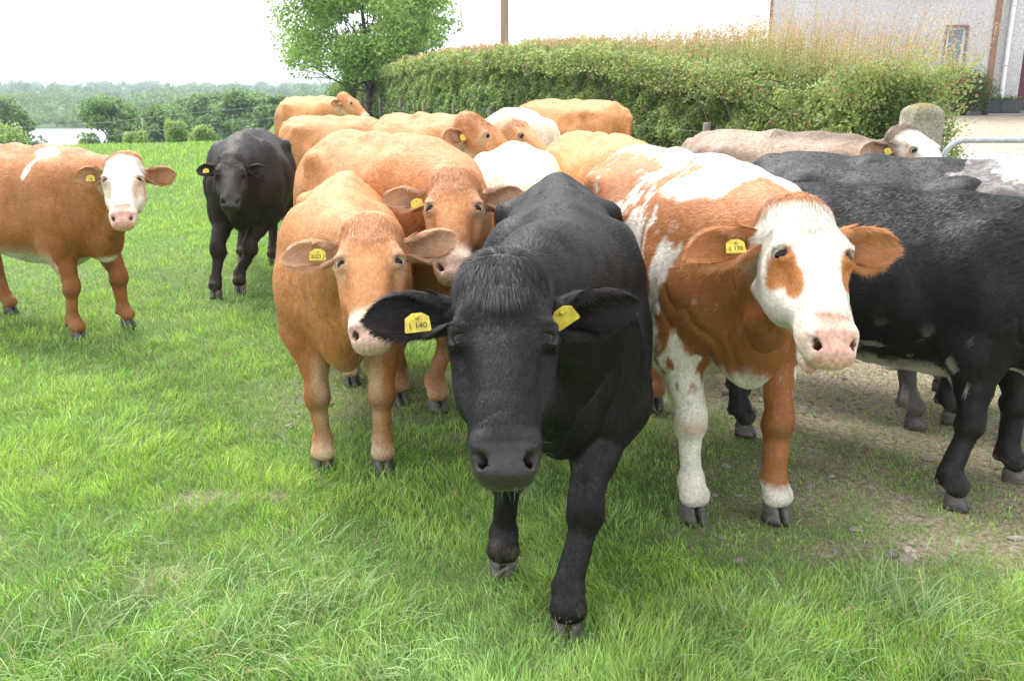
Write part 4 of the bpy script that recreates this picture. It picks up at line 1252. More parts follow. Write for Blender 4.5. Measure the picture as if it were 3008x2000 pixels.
GR = np.array([.17, .39, .055]); GR2 = np.array([.46, .68, .125]); GRB = np.array([.32, .50, .22]); DRY = np.array([.50, .42, .22])
def build_grass(N, seed=5):
    R = rng(seed)
    y = np.exp(R.uniform(math.log(1.75), math.log(46), N)); x = R.uniform(-.80, .80, N) * (y + .45)
    P = np.stack([x, y, 0 * x], -1)
    bm = bare(x, y)
    keep = R.random(N) > bm * .52
    keep &= (x < hedge_x(y) + .4)
    x, y, P, bm = x[keep], y[keep], P[keep], bm[keep]
    N = len(x)
    P[:, 2] = land(x, y) - .003
    n1 = noise3(P, (1.1, 1.1, 1), 301, 2); n2 = noise3(P, (4.5, 4.5, 1), 302, 2); n3 = noise3(P, (14, 14, 1), 303, 2)
    n4 = noise3(P, (8, 8, 1), 306, 2)
    L = .022 + .030 * sstep(-.5, .7, n1 + .8 * n2) + .022 * sstep(-.3, .5, n4) + .012 * n3 + R.exponential(.008, N)
    L *= (1 - .48 * bm) * (1 - .45 * sstep(.3, 1.1, x) * sstep(2.5, 3.2, y))
    L *= 1 + .9 * sstep(9, 22, y) + .35 * sstep(2.9, 2.2, y)
    L = np.maximum(L, .02) * R.uniform(.65, 1.25, N)
    W = .0022 * R.uniform(.7, 1.4, N) * np.maximum(1, y / 2.6) ** .95
    dn = np.stack([noise3(P, (3, 3, 1), 311, 2), noise3(P, (3, 3, 1), 312, 2), 0 * x], -1)
    D = dn * 1.1 + .9 * np.stack([noise3(P, (11, 11, 1), 313, 2), noise3(P, (11, 11, 1), 314, 2), 0 * x], -1) + R.normal(0, .45, (N, 3))
    t = np.clip(.5 + .35 * n1 + .50 * n2 + .60 * n4 + .25 * R.normal(0, 1, N) + .15 * sstep(4, 12, y), 0, 1)
    col = lerp(GR, GR2, t)
    col = lerp(col, GRB, np.clip(.25 + .6 * noise3(P, (1.7, 1.7, 1), 321, 2), 0, .8) * .7)
    q = R.random(N)
    dryp = .09 + .10 * sstep(0, .6, n1) + .14 * bm + .10 * sstep(.3, 1.5, x)
    col = np.where((q < dryp)[:, None], lerp(col, DRY, .8 * R.random(N)), col)
    col = col * np.clip(R.normal(1, .20, N), .5, 1.6)[:, None] * (1 + .15 * n3)[:, None]
    near = y < 6.5
    mat = m_attr('grass', rough=.55, spec=.35, nscale=3, namp=.12, trans=.28)
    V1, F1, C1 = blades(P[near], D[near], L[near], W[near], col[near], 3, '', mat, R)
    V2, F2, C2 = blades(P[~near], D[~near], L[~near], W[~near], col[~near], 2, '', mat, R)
    F = F1 + [f + len(V1) for f in F2]
    Vs, Cs = [V1, V2], [C1, C2]; n = len(V1) + len(V2)
    # long drooping blades: tussocks (x, y, radius, count, length)
    T = []
    for (cx, cy_, r, k, l) in ((-.95, 2.45, .40, 800, .17), (-.55, 2.30, .35, 800, .16), (-1.25, 2.20, .4, 700, .18), (-.75, 2.75, .30, 350, .13),
                               (1.22, 2.45, .16, 420, .20), (1.30, 2.30, .2, 300, .18), (.62, 2.28, .30, 450, .13), (.85, 2.38, .25, 300, .12),
                               (-1.55, 2.85, .28, 260, .13), (-2.6, 4.3, .3, 200, .12), (-1.5, 5.6, .5, 260, .13), (1.5, 2.75, .2, 90, .13),
                               (-2.6, 5.5, .4, 220, .13), (-1.9, 6.3, .6, 260, .14), (-.6, 3.3, .25, 130, .10), (.1, 2.3, .3, 180, .11), (.17, 2.37, .10, 120, .10), (-.03, 2.72, .11, 110, .09), (1.02, 3.14, .1, 60, .06), (.70, 3.14, .1, 60, .06), (-2.3, 7.0, .5, 160, .13), (-2.8, 5.75, .3, 120, .11)):
        k = int(k * .8)
        a = R.uniform(0, 2 * np.pi, k); rr = r * np.sqrt(R.random(k))
        T.append(np.stack([cx + rr * np.cos(a), cy_ + rr * np.sin(a), np.full(k, l), np.cos(a) * rr / r, np.sin(a) * rr / r], 1))
    T = np.vstack(T); k = len(T)
    P3 = np.stack([T[:, 0], T[:, 1], land(T[:, 0], T[:, 1])], 1)
    D3 = np.stack([T[:, 3] * .9, T[:, 4] * .9, 0 * T[:, 0]], 1) + R.normal(0, .55, (k, 3)) + np.array([.5, -.1, 0])
    L3 = T[:, 2] * R.uniform(.5, 1.25, k); W3 = .0030 * R.uniform(.6, 1.4, k)
    c3 = lerp(GRB * 1.15, np.array([.27, .36, .16]), R.random(k)) * R.uniform(.75, 1.25, (k, 1))
    c3 = np.where((R.random(k) < .10)[:, None], DRY * R.uniform(.7, 1.1, (k, 1)), c3)
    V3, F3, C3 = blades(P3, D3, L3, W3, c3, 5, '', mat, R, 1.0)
    F += [f + n for f in F3]; Vs.append(V3); Cs.append(C3); n += len(V3)
    # flowering stems with small seed heads
    k = 1300
    ys = np.exp(R.uniform(math.log(1.9), math.log(9), k)); xs = R.uniform(-.7, .7, k) * ys
    ok = (noise3(np.stack([xs, ys, 0 * xs], -1), (1.8, 1.8, 1), 341, 2) > -.15) & (bare(xs, ys) < .35); xs, ys = xs[ok], ys[ok]; k = len(xs)
    P4 = np.stack([xs, ys, land(xs, ys)], 1); D4 = R.normal(0, .5, (k, 3)); L4 = R.uniform(.07, .14, k)
    h = nrm(np.concatenate([D4[:, :2], np.zeros((k, 1))], 1)); ln = np.linalg.norm(D4[:, :2], axis=1)
    tip = P4 + L4[:, None] * (h * np.sin(ln * .7)[:, None] + np.array([0, 0, 1.]) * np.cos(ln * .7)[:, None])
    a = R.uniform(0, 6.28, k); sd = np.stack([np.cos(a), np.sin(a), 0 * a], 1) * .0007 * np.maximum(1, ys / 3)[:, None]
    c4 = np.array([.33, .36, .17]) * R.uniform(.8, 1.3, (k, 1))
    V4 = np.stack([P4 - sd, P4 + sd, tip], 1).reshape(-1, 3); b = np.arange(k) * 3
    F.append(np.stack([b, b + 1, b + 2], 1) + n); Vs.append(V4); Cs.append(np.repeat(c4, 3, 0)); n += len(V4)
    m = 14
    f = R.random((k, m)); sp = P4[:, None] + (tip - P4)[:, None] * (1 - .32 * f)[..., None] + R.normal(0, 1, (k, m, 3)) * (.0035 + .009 * f)[..., None]
    sp = sp.reshape(-1, 3); s_ = np.repeat(.0022 * np.maximum(1, ys / 3), m)[:, None]
    u = nrm(R.normal(0, 1, (k * m, 3))); v = nrm(np.cross(u, R.normal(0, 1, (k * m, 3))))
    V5 = np.stack([sp - u * s_ * 1.6, sp - v * s_ * .6, sp + u * s_ * 1.6, sp + v * s_ * .6], 1).reshape(-1, 3); b = np.arange(k * m) * 4
    F.append(np.stack([b, b + 1, b + 2, b + 3], 1) + n); Vs.append(V5)
    Cs.append(np.repeat(np.repeat(lerp(np.array([.40, .42, .22]), np.array([.45, .36, .24]), R.random(k)), m, 0), 4, 0))
    # low clover and broad weeds among the blades
    k = 16000
    ys = np.exp(R.uniform(math.log(1.9), math.log(8), k)); xs = R.uniform(-.75, .75, k) * ys
    ok = (noise3(np.stack([xs, ys, 0 * xs], -1), (2.6, 2.6, 1), 361, 2) > .12) & (R.random(k) < .9); xs, ys = xs[ok], ys[ok]; k = len(xs)
    Pc = np.stack([xs, ys, land(xs, ys) + R.uniform(.008, .045, k)], 1)
    V6, F6, C6 = leaf_quads(Pc, .011 * np.maximum(1, ys / 3.5), R, None, lerp(np.array([.16, .36, .10]), np.array([.30, .50, .18]), R.random(k)), up=1.2)
    F.append(F6 + n); Vs.append(V6); Cs.append(C6); n += len(V6)
    o = mesh_np('grass', np.vstack(Vs), F, mat, None, np.vstack(Cs), False)
    tag(o, kind='stuff', label='green pasture grass with seed heads and long tussocks')

def build_gravel(seed=8):
    R = rng(seed); k = 9000
    y = np.exp(R.uniform(math.log(2.3), math.log(12), k)); x = R.uniform(-.3, .75, k) * y
    b = bare(x, y); ok = R.random(k) < b * .38; x, y = x[ok], y[ok]; k = len(x)
    t = (1 + 5 ** .5) / 2
    ico = nrm(np.array([[-1, t, 0], [1, t, 0], [-1, -t, 0], [1, -t, 0], [0, -1, t], [0, 1, t], [0, -1, -t], [0, 1, -t], [t, 0, -1], [t, 0, 1], [-t, 0, -1], [-t, 0, 1]], float))
    fc = np.array([[0, 11, 5], [0, 5, 1], [0, 1, 7], [0, 7, 10], [0, 10, 11], [1, 5, 9], [5, 11, 4], [11, 10, 2], [10, 7, 6], [7, 1, 8], [3, 9, 4], [3, 4, 2], [3, 2, 6], [3, 6, 8], [3, 8, 9], [4, 9, 5], [2, 4, 11], [6, 2, 10], [8, 6, 7], [9, 8, 1]])
    s = np.clip(R.exponential(.0065, k) + .003, 0, .03)
    V = ico[None] * (1 + R.uniform(-.38, .38, (k, 12, 1))) * s[:, None, None] * np.stack([R.uniform(.8, 1.5, k), R.uniform(.7, 1.2, k), R.uniform(.30, .6, k)], 1)[:, None]
    a = R.uniform(0, 6.28, k); ca, sa = np.cos(a)[:, None], np.sin(a)[:, None]
    V = np.stack([V[..., 0] * ca - V[..., 1] * sa, V[..., 0] * sa + V[..., 1] * ca, V[..., 2]], -1)
    V += np.stack([x, y, land(x, y) + s * .15], 1)[:, None]
    F = (fc[None] + (np.arange(k) * 12)[:, None, None]).reshape(-1, 3)
    c = lerp(np.array([.20, .17, .145]), np.array([.40, .34, .30]), R.random(k)) * R.uniform(.7, 1.2, (k, 1))
    o = mesh_np('gravel', V.reshape(-1, 3), [F], m_attr('stone', .85, .3, 60, .25, bump=.4, bscale=90), None, np.repeat(c, 12, 0), False)
    tag(o, kind='stuff', label='small stones lying in the trampled earth')

# ------------------------------------------------------------------ foliage
def leaf_quads(P, size, R, N=None, col=None, up=0.35):
    """diamond leaves at P"""
    n = len(P); size = np.broadcast_to(size, n)
    nn = nrm(R.normal(0, 1, (n, 3)) + np.array([0, 0, up * 2]) + (0 if N is None else N * .8))
    u = nrm(np.cross(nn, R.normal(0, 1, (n, 3)))); v = np.cross(nn, u)
    a = (size * R.uniform(.7, 1.3, n))[:, None]
    V = np.stack([P - u * a * .6, P - v * a * .36 + nn * a * .08, P + u * a * .6, P + v * a * .36 + nn * a * .08], 1).reshape(-1, 3)
    b = np.arange(n) * 4
    return V, np.stack([b, b + 1, b + 2, b + 3], 1), np.repeat(col, 4, 0)

LEAF = None
def leafmat():
    global LEAF
    if LEAF is None: LEAF = m_attr('leaves', rough=.5, spec=.4, nscale=1.5, namp=.18, trans=.4)
    return LEAF
BARK = None
def barkmat():
    global BARK
    if BARK is None: BARK = m_noise('bark', (.06, .045, .032), (.16, .13, .10), 9, .9, .8, 30, dist=.02, stretch=(1, 1, .3))
    return BARK

def tree(name, label, cat, loc, H, Wd, nleaf, lsize, c1, c2, seed, group=None, trunk_h=.18, clumps=40, squash=1.0, top=1.0, low=.12, density=1.0, limbs=9, clump_r=.17, trunk_r=None):
    R = rng(seed)
    root = empty(name, loc); tag(root, label, cat, group)
    r0 = trunk_r or H * .028
    mb = MB()
    tp = np.array([[0, 0, -.3], [.02 * H, 0, H * .25], [-.01 * H, .01 * H, H * .55], [.02 * H, 0, H * .88]]); tp[0, :2] = 0
    tt = np.linspace(0, 1, 10); tr = np.stack([np.interp(tt, [0, .33, .66, 1], tp[:, k]) for k in range(3)], 1)
    mb.tube(tr, np.interp(tt, [0, .1, .5, 1], [r0 * 1.5, r0, r0 * .55, r0 * .12]), 9)
    # clumps through an uneven crown
    C = []
    for i in range(clumps):
        th = R.uniform(0, 2 * np.pi); zz = low + (top - low) * R.random() ** .85
        rel = (zz - low) / (top - low)
        rad = math.sin(math.pi * min(1, rel * .80 + .16)) ** .6
        rr = Wd * .5 * rad * R.uniform(.35, 1.0) ** .6 * (1 + .15 * math.sin(3 * th + seed))
        C.append([rr * math.cos(th), rr * math.sin(th) * squash, H * zz])
    C = np.array(C)
    mb2 = MB()
    for i in range(min(clumps, limbs * 3)):
        c = C[i]; z0 = max(H * trunk_h, c[2] - np.linalg.norm(c[:2]) * R.uniform(.5, 1.0)); z0 = min(z0, H * .8)
        k = np.interp(z0, tr[:, 2], np.arange(10)); s = tr[int(k)]
        mid = s * .5 + c * .5 + R.normal(0, .03 * H, 3) + np.array([0, 0, -.02 * H])
        rb = r0 * .38 * R.uniform(.6, 1.1)
        pts = bez(s, s * .6 + mid * .4, mid, c, 7)
        mb.tube(pts, np.linspace(rb, rb * .2, 7), 6)
        for q in range(3):
            e = c + R.normal(0, clump_r * Wd * .55, 3)
            mb.tube(np.array([pts[4], (pts[4] + e) / 2 + R.normal(0, .02 * H, 3), e]), [rb * .35, rb * .2, rb * .07], 4)
    mb.build('trunk', barkmat(), root, True)
    w = R.uniform(.5, 1.3, clumps); idx = R.choice(clumps, nleaf, p=w / w.sum())
    cr = (clump_r * Wd * R.uniform(.6, 1.25, clumps))[idx]
    dv = nrm(R.normal(0, 1, (nleaf, 3))) * (R.random(nleaf) ** .45)[:, None]
    P = C[idx] + dv * cr[:, None] * np.array([1.1, 1.1, .75])
    hole = noise3(P, (5.0 / Wd * 2,) * 3, seed + 3, 3)
    keep = hole > (-.55 + .45 * (1 - density)); P = P[keep]; idx = idx[keep]; n = len(P); dv = dv[keep]
    t = np.clip(.45 + .5 * noise3(P, (6.0 / Wd,) * 3, seed + 9, 2) + .25 * R.normal(0, 1, n), 0, 1)
    col = lerp(np.asarray(c1), np.asarray(c2), t) * R.uniform(.8, 1.2, (n, 1)) * (1 + .25 * (R.random(clumps)[idx] - .5))[:, None]
    V, F, Cc = leaf_quads(P, lsize, R, dv, col)
    mesh_np('crown', V, [F], leafmat(), root, Cc, False)
    return root

def build_hedge(seed=31):
    R = rng(seed)
    root = empty('hedge', (float(hedge_x(20)), 20, 0))
    tag(root, 'long clipped hawthorn hedge with ragged reddish shoots on top, behind the cattle', 'hedge')
    off = np.array([hedge_x(20), 20, 0], float)
    def top(y): return np.interp(y, [6.5, 8, 9.8, 13, 20, 33, 44, 62, 75], [1.5, 1.75, 1.86, 2.12, 2.45, 2.62, 2.50, 2.15, 1.9])
    n = 500000
    y = np.exp(R.uniform(math.log(9.1), math.log(72), n))
    q = R.random(n)
    Hh = top(y) ; gx = land(hedge_x(y) - .5, y)
    # cross-section: lumpy rounded box, depth 1.5, surface at parameter s round the section
    s = R.random(n)
    face = s < .68
    z = np.where(face, R.random(n) ** .8, 1.0)      # 0..1 height on the face
    xo = np.where(face, 0.0, R.random(n) ** 1.2)
    rnd = .12 * z + .32 * sstep(.5, 1.0, z) ** 1.6
    lump = .6 * noise3(np.stack([z * 3.0, y * 1.1, xo * 2], -1), 1.0, 401, 3) + .75 * noise3(np.stack([z * 1.2, y * .42, xo], -1), 1.0, 404, 2); lump2 = noise3(np.stack([z * 9.0, y * 4.0, xo * 5], -1), 1.0, 402, 2)
    depth = R.random(n) ** 1.5 * .50
    X = hedge_x(y) - .55 + rnd * face + depth * face + xo * 1.5 * (~face) - (.34 * lump + .24 * lump2) * face
    # undercut towards the ground
    X += face * .30 * sstep(.30, .0, z)
    Z = gx + z * Hh + (.34 * lump + .18 * lump2 - depth * .8) * (~face) + face * z * .30 * lump - .28 * rnd * face * 0 + R.normal(0, .02, n)
    # the near end, closed off
    e = R.random(n) < .06
    zz_ = R.random(n) ** .9; ye = 9.0 + .5 * zz_ ** 2.5 + .45 * R.random(n) - .4 * lump - .15 * lump2
    xe = hedge_x(9.2) - .45 + 1.45 * R.random(n); xe = xe + .22 * (1 - 2 * (xe > hedge_x(9.2) + .3)) * zz_ ** 2; ze = zz_ * 1.72 + .15 * lump + .12 * lump2
    X = np.where(e, xe, X); y = np.where(e, ye, y); Z = np.where(e, ze, Z); z = np.where(e, ze / 1.9, z)
    # bare, see-through foot in places
    keep = ~((z < .28) & (R.random(n) < .75 * sstep(.28, .05, z) + .3 * (noise3(np.stack([y, z, 0 * y], -1), 2.2, 405, 2) > .1)))
    keep &= noise3(np.stack([X, y, Z], -1), 3.2, 407, 3) > -.46
    X, y, Z, z, lump, lump2 = X[keep], y[keep], Z[keep], z[keep], lump[keep], lump2[keep]
    P = np.stack([X, y, Z], -1); n = len(P)
    size = .035 * np.maximum(1, y / 11) ** .85
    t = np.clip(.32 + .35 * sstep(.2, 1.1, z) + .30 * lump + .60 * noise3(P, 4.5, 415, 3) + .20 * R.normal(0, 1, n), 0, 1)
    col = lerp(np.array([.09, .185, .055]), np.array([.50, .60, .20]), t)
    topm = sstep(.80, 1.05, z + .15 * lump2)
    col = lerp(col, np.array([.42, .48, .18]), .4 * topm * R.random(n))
    red = R.random(n) < (.03 + .07 * topm)
    col = np.where(red[:, None], lerp(np.array([.46, .24, .12]), np.array([.52, .34, .18]), R.random(n)), col)
    col *= R.uniform(.75, 1.25, (n, 1))
    Nn = np.tile(np.array([-.8, 0, .5]), (n, 1))
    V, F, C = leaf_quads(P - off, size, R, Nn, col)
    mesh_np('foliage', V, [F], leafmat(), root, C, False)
    # woody core: many upright stems and short side twigs
    mb = MB()
    for i in range(240):
        yy = float(np.exp(R.uniform(math.log(9.4), math.log(40)))); xx = float(hedge_x(yy)) + R.uniform(-.25, .5)
        h = float(top(yy)) * R.uniform(.5, .9); b0 = np.array([xx, yy, 0]) - off
        p1 = b0 + [R.normal(0, .1), R.normal(0, .15), h * .5]; p2 = b0 + [R.normal(0, .25), R.normal(0, .3), h]
        r = R.uniform(.012, .03)
        mb.tube([b0, p1, p2], [r, r * .7, r * .3], 5)
    for i in range(500):
        yy = float(np.exp(R.uniform(math.log(9.4), math.log(24)))); xx = float(hedge_x(yy)) + R.uniform(-.5, .2); zz = R.uniform(.1, .9) * float(top(yy))
        b0 = np.array([xx, yy, zz]) - off; d = R.normal(0, .22, 3) + np.array([-.08, 0, .05])
        mb.tube([b0, b0 + d * .5 + R.normal(0, .02, 3), b0 + d], [.008, .006, .003], 4)
    mb.build('stems', barkmat(), root, True)
    # lumpy dark slab added inside the foliage: inner shade put into its colour
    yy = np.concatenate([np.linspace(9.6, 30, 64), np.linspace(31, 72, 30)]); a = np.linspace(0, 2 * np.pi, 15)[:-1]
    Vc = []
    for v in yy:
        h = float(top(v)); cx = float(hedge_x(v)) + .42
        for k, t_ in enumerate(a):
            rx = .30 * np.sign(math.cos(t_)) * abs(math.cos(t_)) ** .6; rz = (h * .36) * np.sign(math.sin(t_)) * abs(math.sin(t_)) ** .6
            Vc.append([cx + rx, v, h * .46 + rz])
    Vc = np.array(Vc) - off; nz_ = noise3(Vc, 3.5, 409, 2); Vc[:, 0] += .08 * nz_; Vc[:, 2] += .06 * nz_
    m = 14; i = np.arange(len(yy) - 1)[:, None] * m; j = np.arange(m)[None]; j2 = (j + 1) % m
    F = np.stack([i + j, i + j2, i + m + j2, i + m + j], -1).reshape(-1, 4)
    mesh_np('dark_core', Vc, [F], m_noise('core_shade', (.010, .018, .007), (.03, .045, .016), 14, .95, 1.0, 40, dist=.05), root)
    # upright shoots on top
    ns = 3600
    y = np.exp(R.uniform(math.log(9.0), math.log(55), ns))
    xo = R.uniform(-.35, .95, ns)
    near_boost = sstep(17, 9.5, y)
    Ls = (.16 + .22 * R.random(ns)) * (1 + 1.9 * near_boost * R.random(ns) ** 1.3) * sstep(.75, -.2, -noise3(np.stack([y, xo, 0 * y], -1), 1.2, 411, 2) * .5 - .2 * R.random(ns) + .0 * y)
    base = np.stack([hedge_x(y) + xo, y, top(y) - .10 + .2 * noise3(np.stack([y, xo, 0 * y], -1), 1.5, 413, 2) + 0 * y], -1)
    base[:, 2] += land(hedge_x(y) - .5, y)
    lean = np.stack([R.normal(.02, .16, ns) + .25 * (xo > .7), R.normal(-.02, .16, ns) - .35 * (y < 9.5), np.ones(ns)], -1)
    tip = base + nrm(lean) * Ls[:, None]
    mid = (base + tip) / 2 + R.normal(0, .018, (ns, 3))
    sdv = np.stack([np.ones(ns), R.normal(0, .4, ns), 0 * y], -1) * (.0017 * np.maximum(1, y / 11))[:, None]
    Vt = np.stack([base - sdv, base + sdv, mid + sdv * .7, mid - sdv * .7, tip], 1).reshape(-1, 3) - off
    b = np.arange(ns) * 5
    ct = np.repeat(lerp(np.array([.26, .16, .09]), np.array([.36, .20, .12]), R.random(ns)), 5, 0)
    k = 26
    f = R.random((ns, k)); pp = base[:, None] + (tip - base)[:, None] * (f ** .8)[..., None] + R.normal(0, 1, (ns, k, 3)) * (.028 * (1.15 - .7 * f))[..., None] * np.maximum(1, y / 14)[:, None, None] ** .5
    pp = pp.reshape(-1, 3) - off; ff = f.reshape(-1)
    cl = lerp(np.array([.36, .50, .16]), np.array([.66, .36, .25]), np.clip(ff * .95 - .1 + .25 * R.normal(0, 1, ns * k) + .05, 0, 1)) * R.uniform(.8, 1.2, (ns * k, 1))
    sz = np.repeat(.024 * np.maximum(1, y / 10.5) ** .85, k) * (1.15 - .5 * ff)
    V2, F2, C2 = leaf_quads(pp, sz, R, None, cl)
    n0 = len(Vt)
    mesh_np('shoots', np.vstack([Vt, V2]), [np.stack([b + 3, b + 2, b + 4], 1), np.vstack([np.stack([b, b + 1, b + 2, b + 3], 1), F2 + n0])], leafmat(), root, np.vstack([ct, C2]), False)

def bush(name, label, cat, loc, r, h, n, lsize, c1, c2, seed, group=None):
    R = rng(seed); root = empty(name, loc); tag(root, label, cat, group)
    k = 14; th = R.uniform(0, 6.28, k); rr = r * R.uniform(.1, .75, k)
    C = np.stack([rr * np.cos(th), rr * np.sin(th), h * R.uniform(.25, .75, k)], 1)
    idx = R.integers(0, k, n); P = C[idx] + nrm(R.normal(0, 1, (n, 3))) * (R.random((n, 1)) ** .4) * np.array([r * .45, r * .45, h * .33]); P[:, 2] = np.abs(P[:, 2])
    col = lerp(np.asarray(c1), np.asarray(c2), np.clip(P[:, 2] / h * .7 + .2 * R.normal(0, 1, n), 0, 1)) * R.uniform(.8, 1.2, (n, 1))
    V, F, Cc = leaf_quads(P, lsize, R, None, col)
    mesh_np('foliage', V, [F], leafmat(), root, Cc, False)
    mb = MB()
    for c in C[:7]: mb.tube([[0, 0, -.1], c * .5, c], [.04 * r, .025 * r, .008 * r], 5)
    mb.build('stems', barkmat(), root, True)

def at(sx, sy, depth=None, z=None):
    """a photograph pixel (2358 wide view) to a point on the land, used once to read positions off"""
    x = sx / 2.3027 - 512; y = 340 - sy / 2.3027
    fy = math.cos(CAM_PITCH) * CAM_F + math.sin(CAM_PITCH) * y; fz = -math.sin(CAM_PITCH) * CAM_F + math.cos(CAM_PITCH) * y
    t = depth if depth is not None else (z - CAM_H) / (fz / fy)
    return np.array([x / fy * t, t, CAM_H + fz / fy * t])

def build_trees():
    g1, g2 = (.07, .15, .03), (.20, .34, .07)
    lx, ly = -7.1, 46.0
    tree('tree', 'broad fresh green tree standing alone at the far end of the hedge', 'tree', (lx, ly, 0), 9.6, 8.0, 60000, .155, (.22, .40, .07), (.54, .72, .22), 61,
         trunk_h=.24, clumps=80, low=.25, top=1.0, density=.42, limbs=12, clump_r=.165, trunk_r=.20)
    bush('ivy_bush', 'dark ivy covered thicket at the foot of the lone tree', 'bush', (-8.7, 53.0, .2), 1.7, 3.3, 8000, .14, (.12, .24, .055), (.28, .44, .11), 62)
    # trees down by the lake: (centre x px, top px, base px, width px, depth)
    spec = [(2, 222, 305, 110, 105, 'dull green tree by the lake at the left edge of the picture'),
            (250, 230, 330, 128, 88, 'round dark green tree rising between the lake and the field edge'),
            (372, 240, 318, 118, 100, 'bushy green tree second from the lake behind the field edge'),
            (480, 218, 308, 130, 120, 'tall rounded tree behind the brownish black calf, left of its back'),
            (560, 212, 308, 110, 112, 'full green tree right behind the back of the brownish black calf'),
            (632, 214, 308, 100, 104, 'green tree just left of the farthest orange bullock'),
            (430, 232, 300, 90, 150, 'paler tree showing between two nearer lakeside trees')]
    for i, (px, ty, by, w, dep, lab) in enumerate(spec):
        p = at(px, ty, depth=dep); gz = float(land(p[0], dep)); H = p[2] - gz; Wd = w / 2.3027 / CAM_F * dep
        tree('tree', lab, 'tree', (float(p[0]), dep, gz), H, Wd * 1.08, 13000, .34 * dep / 100, (.13, .25, .075), (.30, .45, .15), 70 + i,
             'trees between the field and the lake', trunk_h=.1, clumps=46, low=.08, top=.95, density=.9, limbs=6, clump_r=.19, trunk_r=.25)
    for i, (px, ty, w, dep, lab) in enumerate([(8, 292, 90, 46, 'pale green bush at the left edge above the calf with the white face'),
            (313, 306, 60, 40, 'bright green low bush at the field edge'), (405, 290, 44, 52, 'pale round bush behind the field edge, left of the black calf'),
            (462, 294, 50, 50, 'light yellow green bush touching the back of the black calf')]):
        p = at(px, ty, depth=dep); gz = float(land(p[0], dep)); r = w / 2.3027 / CAM_F * dep * .5
        bush('bush', lab, 'bush', (float(p[0]), dep, gz), r * 1.15, (p[2] - gz) * 1.15, 3500, .10 * dep / 40, (.24, .38, .11), (.46, .60, .20), 90 + i, 'bushes along the field edge')
    # the far-off wooded country as one mass
    R = rng(77); VV = []; FF = []; CC = []; n = 0
    rows = [(272, 5.0, 130, .8), (285, 8, 90, 1.0), (330, 9, 80, 1.3), (420, 10, 80, 1.6), (560, 11, 90, 2.0), (760, 12, 100, 2.6), (1050, 13, 110, 3.4)]
    for (dep, hh, cnt, ls) in rows:
        for i in range(cnt):
            x = R.uniform(-.64, .02 + .1) * dep; d = dep * R.uniform(.97, 1.10); h = hh * R.uniform(.7, 1.25); w = h * R.uniform(.8, 1.4)
            gz = float(land(x, d)); k = int(240)
            cs = np.stack([R.normal(0, .26 * w, 7), R.normal(0, .26 * w, 7), h * R.uniform(.3, .75, 7)], 1)
            idx = R.integers(0, 7, k); P = cs[idx] + nrm(R.normal(0, 1, (k, 3))) * (R.random((k, 1)) ** .4) * np.array([.28 * w, .28 * w, .24 * h])
            P += np.array([x, d, gz])
            tone = R.random()
            col = lerp(np.array([.12, .23, .08]), np.array([.30, .44, .16]), np.clip(tone * .7 + .2 * R.normal(0, 1, k) + .1, 0, 1))
            V, F, C = leaf_quads(P, ls * .8, R, None, col)
            VV.append(V); FF.append(F + n); CC.append(C); n += len(V)
    o = mesh_np('far_wood', np.vstack(VV), [np.vstack(FF)], leafmat(), None, np.vstack(CC), False)
    tag(o, kind='stuff', label='hazy wooded country on the far side of the lake')
